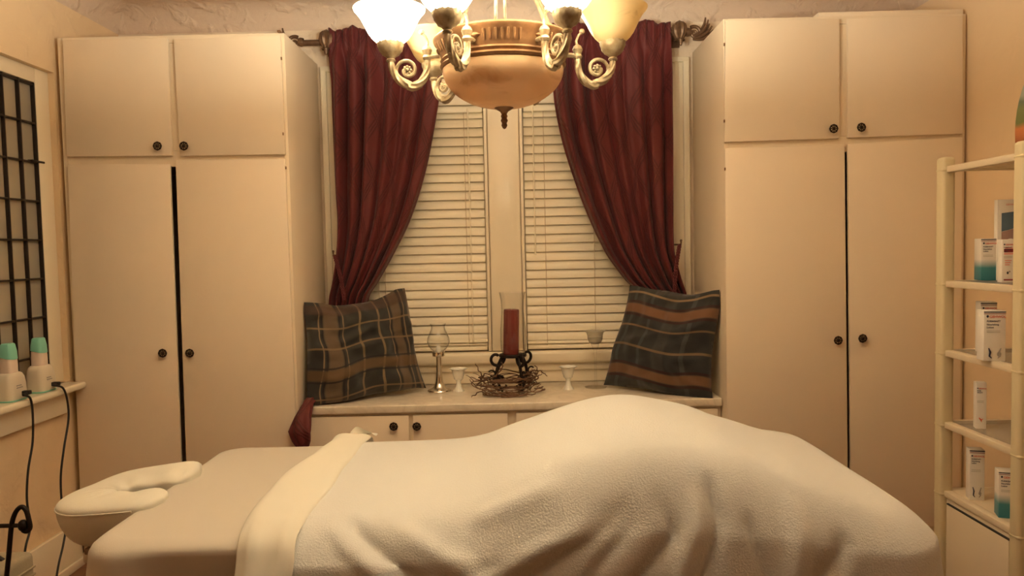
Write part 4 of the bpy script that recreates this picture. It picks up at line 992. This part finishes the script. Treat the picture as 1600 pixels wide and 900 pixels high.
INKS = [M['ink'], M['red_ink'], M['maroon'], M['print_grey'], M['maroon'], M['pink']]
def carton(px, py, z, w, d, h, rot, label, body='carton', lines=(), grad=False, art=None, band=True, X=None, words=None):
    """px, py: pixel of the near bottom corner (front face right edge); rot: heading of the printed face"""
    p = atz(px, py, z) if X is None else X
    r = thing('product_carton', label, 'carton', (p.x, p.y, z+.0012), 'product cartons on the shelf unit', rot)
    b = MB(); b.box(-w, 0, 0, d, 0, h, .0012); b.build('carton_body', M['gradient'] if grad else M['carton'], r, local=True)
    # local frame: printed face on y = 0 from x = -w to 0, facing -y; side face on x = 0
    b = MB(); e = -.0006; k = w/.05
    if band:
        b.box(-w-.0004, .0004, e, .001, h*.965, h*.985, mi=0); b.box(-w-.0004, .0004, e, .001, h*.935, h*.945, mi=2); b.box(-.001, .0006, 0, d, h*.965, h*.985, mi=0); b.box(-.001, .0006, 0, d, h*.935, h*.945, mi=2)
    y0 = -.0008; up = (0, 0, 1); rt = (1, 0, 0)
    zz = h*.86; m_ = w*.12
    b.ball((-w+m_+.002*k, y0, zz+.004*k), .0028*k, 10, 0, (1, .15, 1.2))
    for (txt, size, mi, dz) in (words or [('GEHWOL', .0088, 1, 0), ('FUSSKRAFT', .0062, 0, .0105), ('Nourishing', .0062, 0, .0185), ('Lotion', .0062, 0, .0258)]):
        b.text(txt, size*k, (-w+m_+(.0062*k if mi == 1 else 0), y0, zz-dz*k), rt, up, mi, bold=.0002)
    for q in range(2): b.box(-w+m_, -w*.25, e, .0005, h*(.60-.03*q), h*(.60-.03*q)+.0009, mi=3)
    if art: b.build('printed_face', INKS, r, local=True, recalc=False)
    if art == 'feet':
        for s in (-1, 1):
            b = MB()
            c0 = -w*.5+s*w*.2
            b.tube([(c0+s*.004*k, y0, h*.26), (c0, y0, h*.18), (c0+s*.002*k, y0, h*.10), (c0-s*.003*k, y0, h*.06)], [.0012*k, .0026*k, .0022*k, .0012*k], 6, 0 if s < 0 else 3)
            if s > 0: b.ball((-w*.5+w*.2, y0, h*.14), .005*k, 8, 3, (1, .1, 1.3))
            b.build('printed_foot', INKS, r, local=True, recalc=False)
    if art == 'leaf': b = MB(); b.tube([(-w*.7, y0, h*.24), (-w*.5, y0, h*.19), (-w*.3, y0, h*.22)], [.002*k, .005*k, .001*k], 6, 1); b.tube([(-w*.5, y0, h*.19), (-w*.45, y0, h*.15)], [.003*k, .001*k], 6, 1)
    if art == 'bottle':
        b = MB()
        c0 = -w*.5; ww = w*.36
        b.box(c0-ww, c0+ww, e, .0005, h*.70, h*.78, mi=4); b.box(c0-ww*.8, c0+ww*.8, e, .0005, h*.78, h*.82, mi=5); b.box(c0-ww, c0+ww, e, .0005, h*.645, h*.69, mi=5)
        b.box(c0-ww, c0+ww, e, .0005, h*.045, h*.075, mi=4)
        for q in range(3): b.box(c0-ww*.8, c0+ww*(.6-.2*q), e-.0001, .0005, h*(.50-.05*q), h*(.515-.05*q), mi=1)
        b.ball((c0-ww*.2, y0, h*.22), .004*k, 8, 0, (1, .1, 1.4)); b.ball((c0+ww*.2, y0, h*.25), .003*k, 8, 3, (1, .1, 1.2))
    if art in ('leaf', 'bottle'): b.build('printed_'+art, INKS, r, local=True, recalc=False)
    if not art: b.build('printed_face', INKS, r, local=True, recalc=False)
    return r
E2 = .0615
carton(1557.5, 438.5, SH[1], .047, .058, .137, math.radians(-12), 'white carton fading to blue with red lettering, on the upper shelf', grad=True)
carton(1586, 441.5, SH[1], .038, .030, .133, math.radians(-8), 'narrow carton printed with a maroon bottle, beside the blue fading carton', art='bottle', band=False, words=[])
# brochure standing behind the cartons
p0 = at(1556, 440, 2.465)
r = thing('brochure_box', 'flat white box with slate and mauve cover leaning behind the upper cartons', 'box', (p0.x, 2.46, SH[1]+.0012), None, math.radians(-6))
b = MB(); b.box(0, .135, 0, .022, 0, .262, .0015); b.build('box_body', M['carton'], r, local=True)
b = MB(); e = -.0008
b.faces([(.012, e, .218), (.134, e, .232), (.134, e, .190), (.012, e, .158)], [(0, 1, 2, 3)], 0); b.faces([(.012, e, .157), (.075, e, .173), (.134, e, .09), (.134, e, .07), (.012, e, .07)], [(0, 1, 2, 3, 4)], 1)
b.lathe([(0, 0), (.014, 0)], mtx=Matrix.Translation((.040, -.0012, .125)) @ Matrix.Rotation(PI/2, 4, 'X') @ Matrix.Diagonal((1, .75, 1, 1)), seg=20, mi=2)
b.text('GEHWOL', .0075, (.025, e, .243), (1, 0, 0), (0, 0, 1), 3); b.text('FUSSKRAFT', .0055, (.066, e, .243), (1, 0, 0), (0, 0, 1), 4)
b.build('printed_face', [M['slate'], M['mauve'], M['carton'], M['red_ink'], M['print_grey']], r, local=True, recalc=False)
carton(1560, 553, SH[2], .046, .050, .165, math.radians(-14), 'slim white carton with black top band, rear of the pair on the middle shelf', art='feet', X=atz(1557, 552.5, SH[2]))
carton(1571, 565, SH[2], .060, .050, .152, math.radians(-10), 'wider white carton with double top band, front of the pair on the middle shelf', art='feet')
carton(1541, 671, SH[3], .030, .030, .150, math.radians(-18), 'small slim white carton with a red leaf, alone on the glass shelf', art='leaf', band=False, words=[('GEHWOL', .0088, 1, 0), ('FUSS', .0085, 0, .0125), ('KRAFT', .0085, 0, .022)])
carton(1538, 783, SH[4], .043, .040, .165, math.radians(-16), 'tall white carton with dark top band, left on the lowest shelf', art='feet')
carton(1590, 812, SH[4], .050, .05, .142, math.radians(-20), 'white and blue carton by the front post, right on the lowest shelf', grad=True)

# pictures on the right wall
p = atx(1590, 214, XR-.02); z0 = p.z-.02; zt = 1.99; yc = p.y-.26; hw = .275
r = thing('arched_picture', 'arched landscape painting on the right wall above the shelf unit', 'picture', (XR-.015, yc, z0))
def painted():
    m, nt, bb = new_mat('painted_landscape'); N, L = nt.nodes, nt.links; bb.inputs['Roughness'].default_value = .5
    tc = N.new('ShaderNodeTexCoord'); n_ = N.new('ShaderNodeTexNoise'); n_.inputs['Scale'].default_value = 5; L.new(tc.outputs['Generated'], n_.inputs['Vector'])
    sx = N.new('ShaderNodeSeparateXYZ'); L.new(tc.outputs['Generated'], sx.inputs[0]); ad = N.new('ShaderNodeMath'); ad.operation = 'MULTIPLY_ADD'; ad.inputs[1].default_value = .12; L.new(n_.outputs['Fac'], ad.inputs[0]); L.new(sx.outputs[2], ad.inputs[2])
    rp = N.new('ShaderNodeValToRGB'); e = rp.color_ramp.elements; e[0].position = 0; e[0].color = (.55, .17, .06, 1); e[1].position = 1; e[1].color = (.18, .34, .36, 1)
    for ps, c in ((.22, (.70, .26, .10)), (.27, (.20, .26, .09)), (.42, (.26, .30, .12)), (.50, (.18, .25, .18)), (.56, (.50, .55, .46)), (.72, (.40, .52, .50))): q = e.new(ps); q.color = (*c, 1)
    L.new(ad.outputs[0], rp.inputs[0]); L.new(rp.outputs[0], bb.inputs['Base Color']); return m
pts = [(yc-hw, z0), (yc+hw, z0)]+[(yc+hw*math.cos(t), zt-.30+.30*math.sin(t)) for t in [PI*k/24 for k in range(25)]]
MB().prism([(XR-.020, y, z) for y, z in pts], (.016, 0, 0), .002).build('painted_panel', painted(), r)
b = MB(); fr = [(XR-.012, y, z) for y, z in pts]; b.tube(fr, .006, 8, closed=True); b.build('frame', M['paper_white'], r)
y1 = atx(1586.5, 210, XR-.03).y; z1 = atx(1586.5, 186, XR-.03).z
b = MB(); b.box(XR-.0036, XR-.0004, y1-.30, y1, 1.548, z1); fr_ = tag(b.build('white_panel', M['paper_white']), 'white panel on the wall just below the arched picture', 'panel')
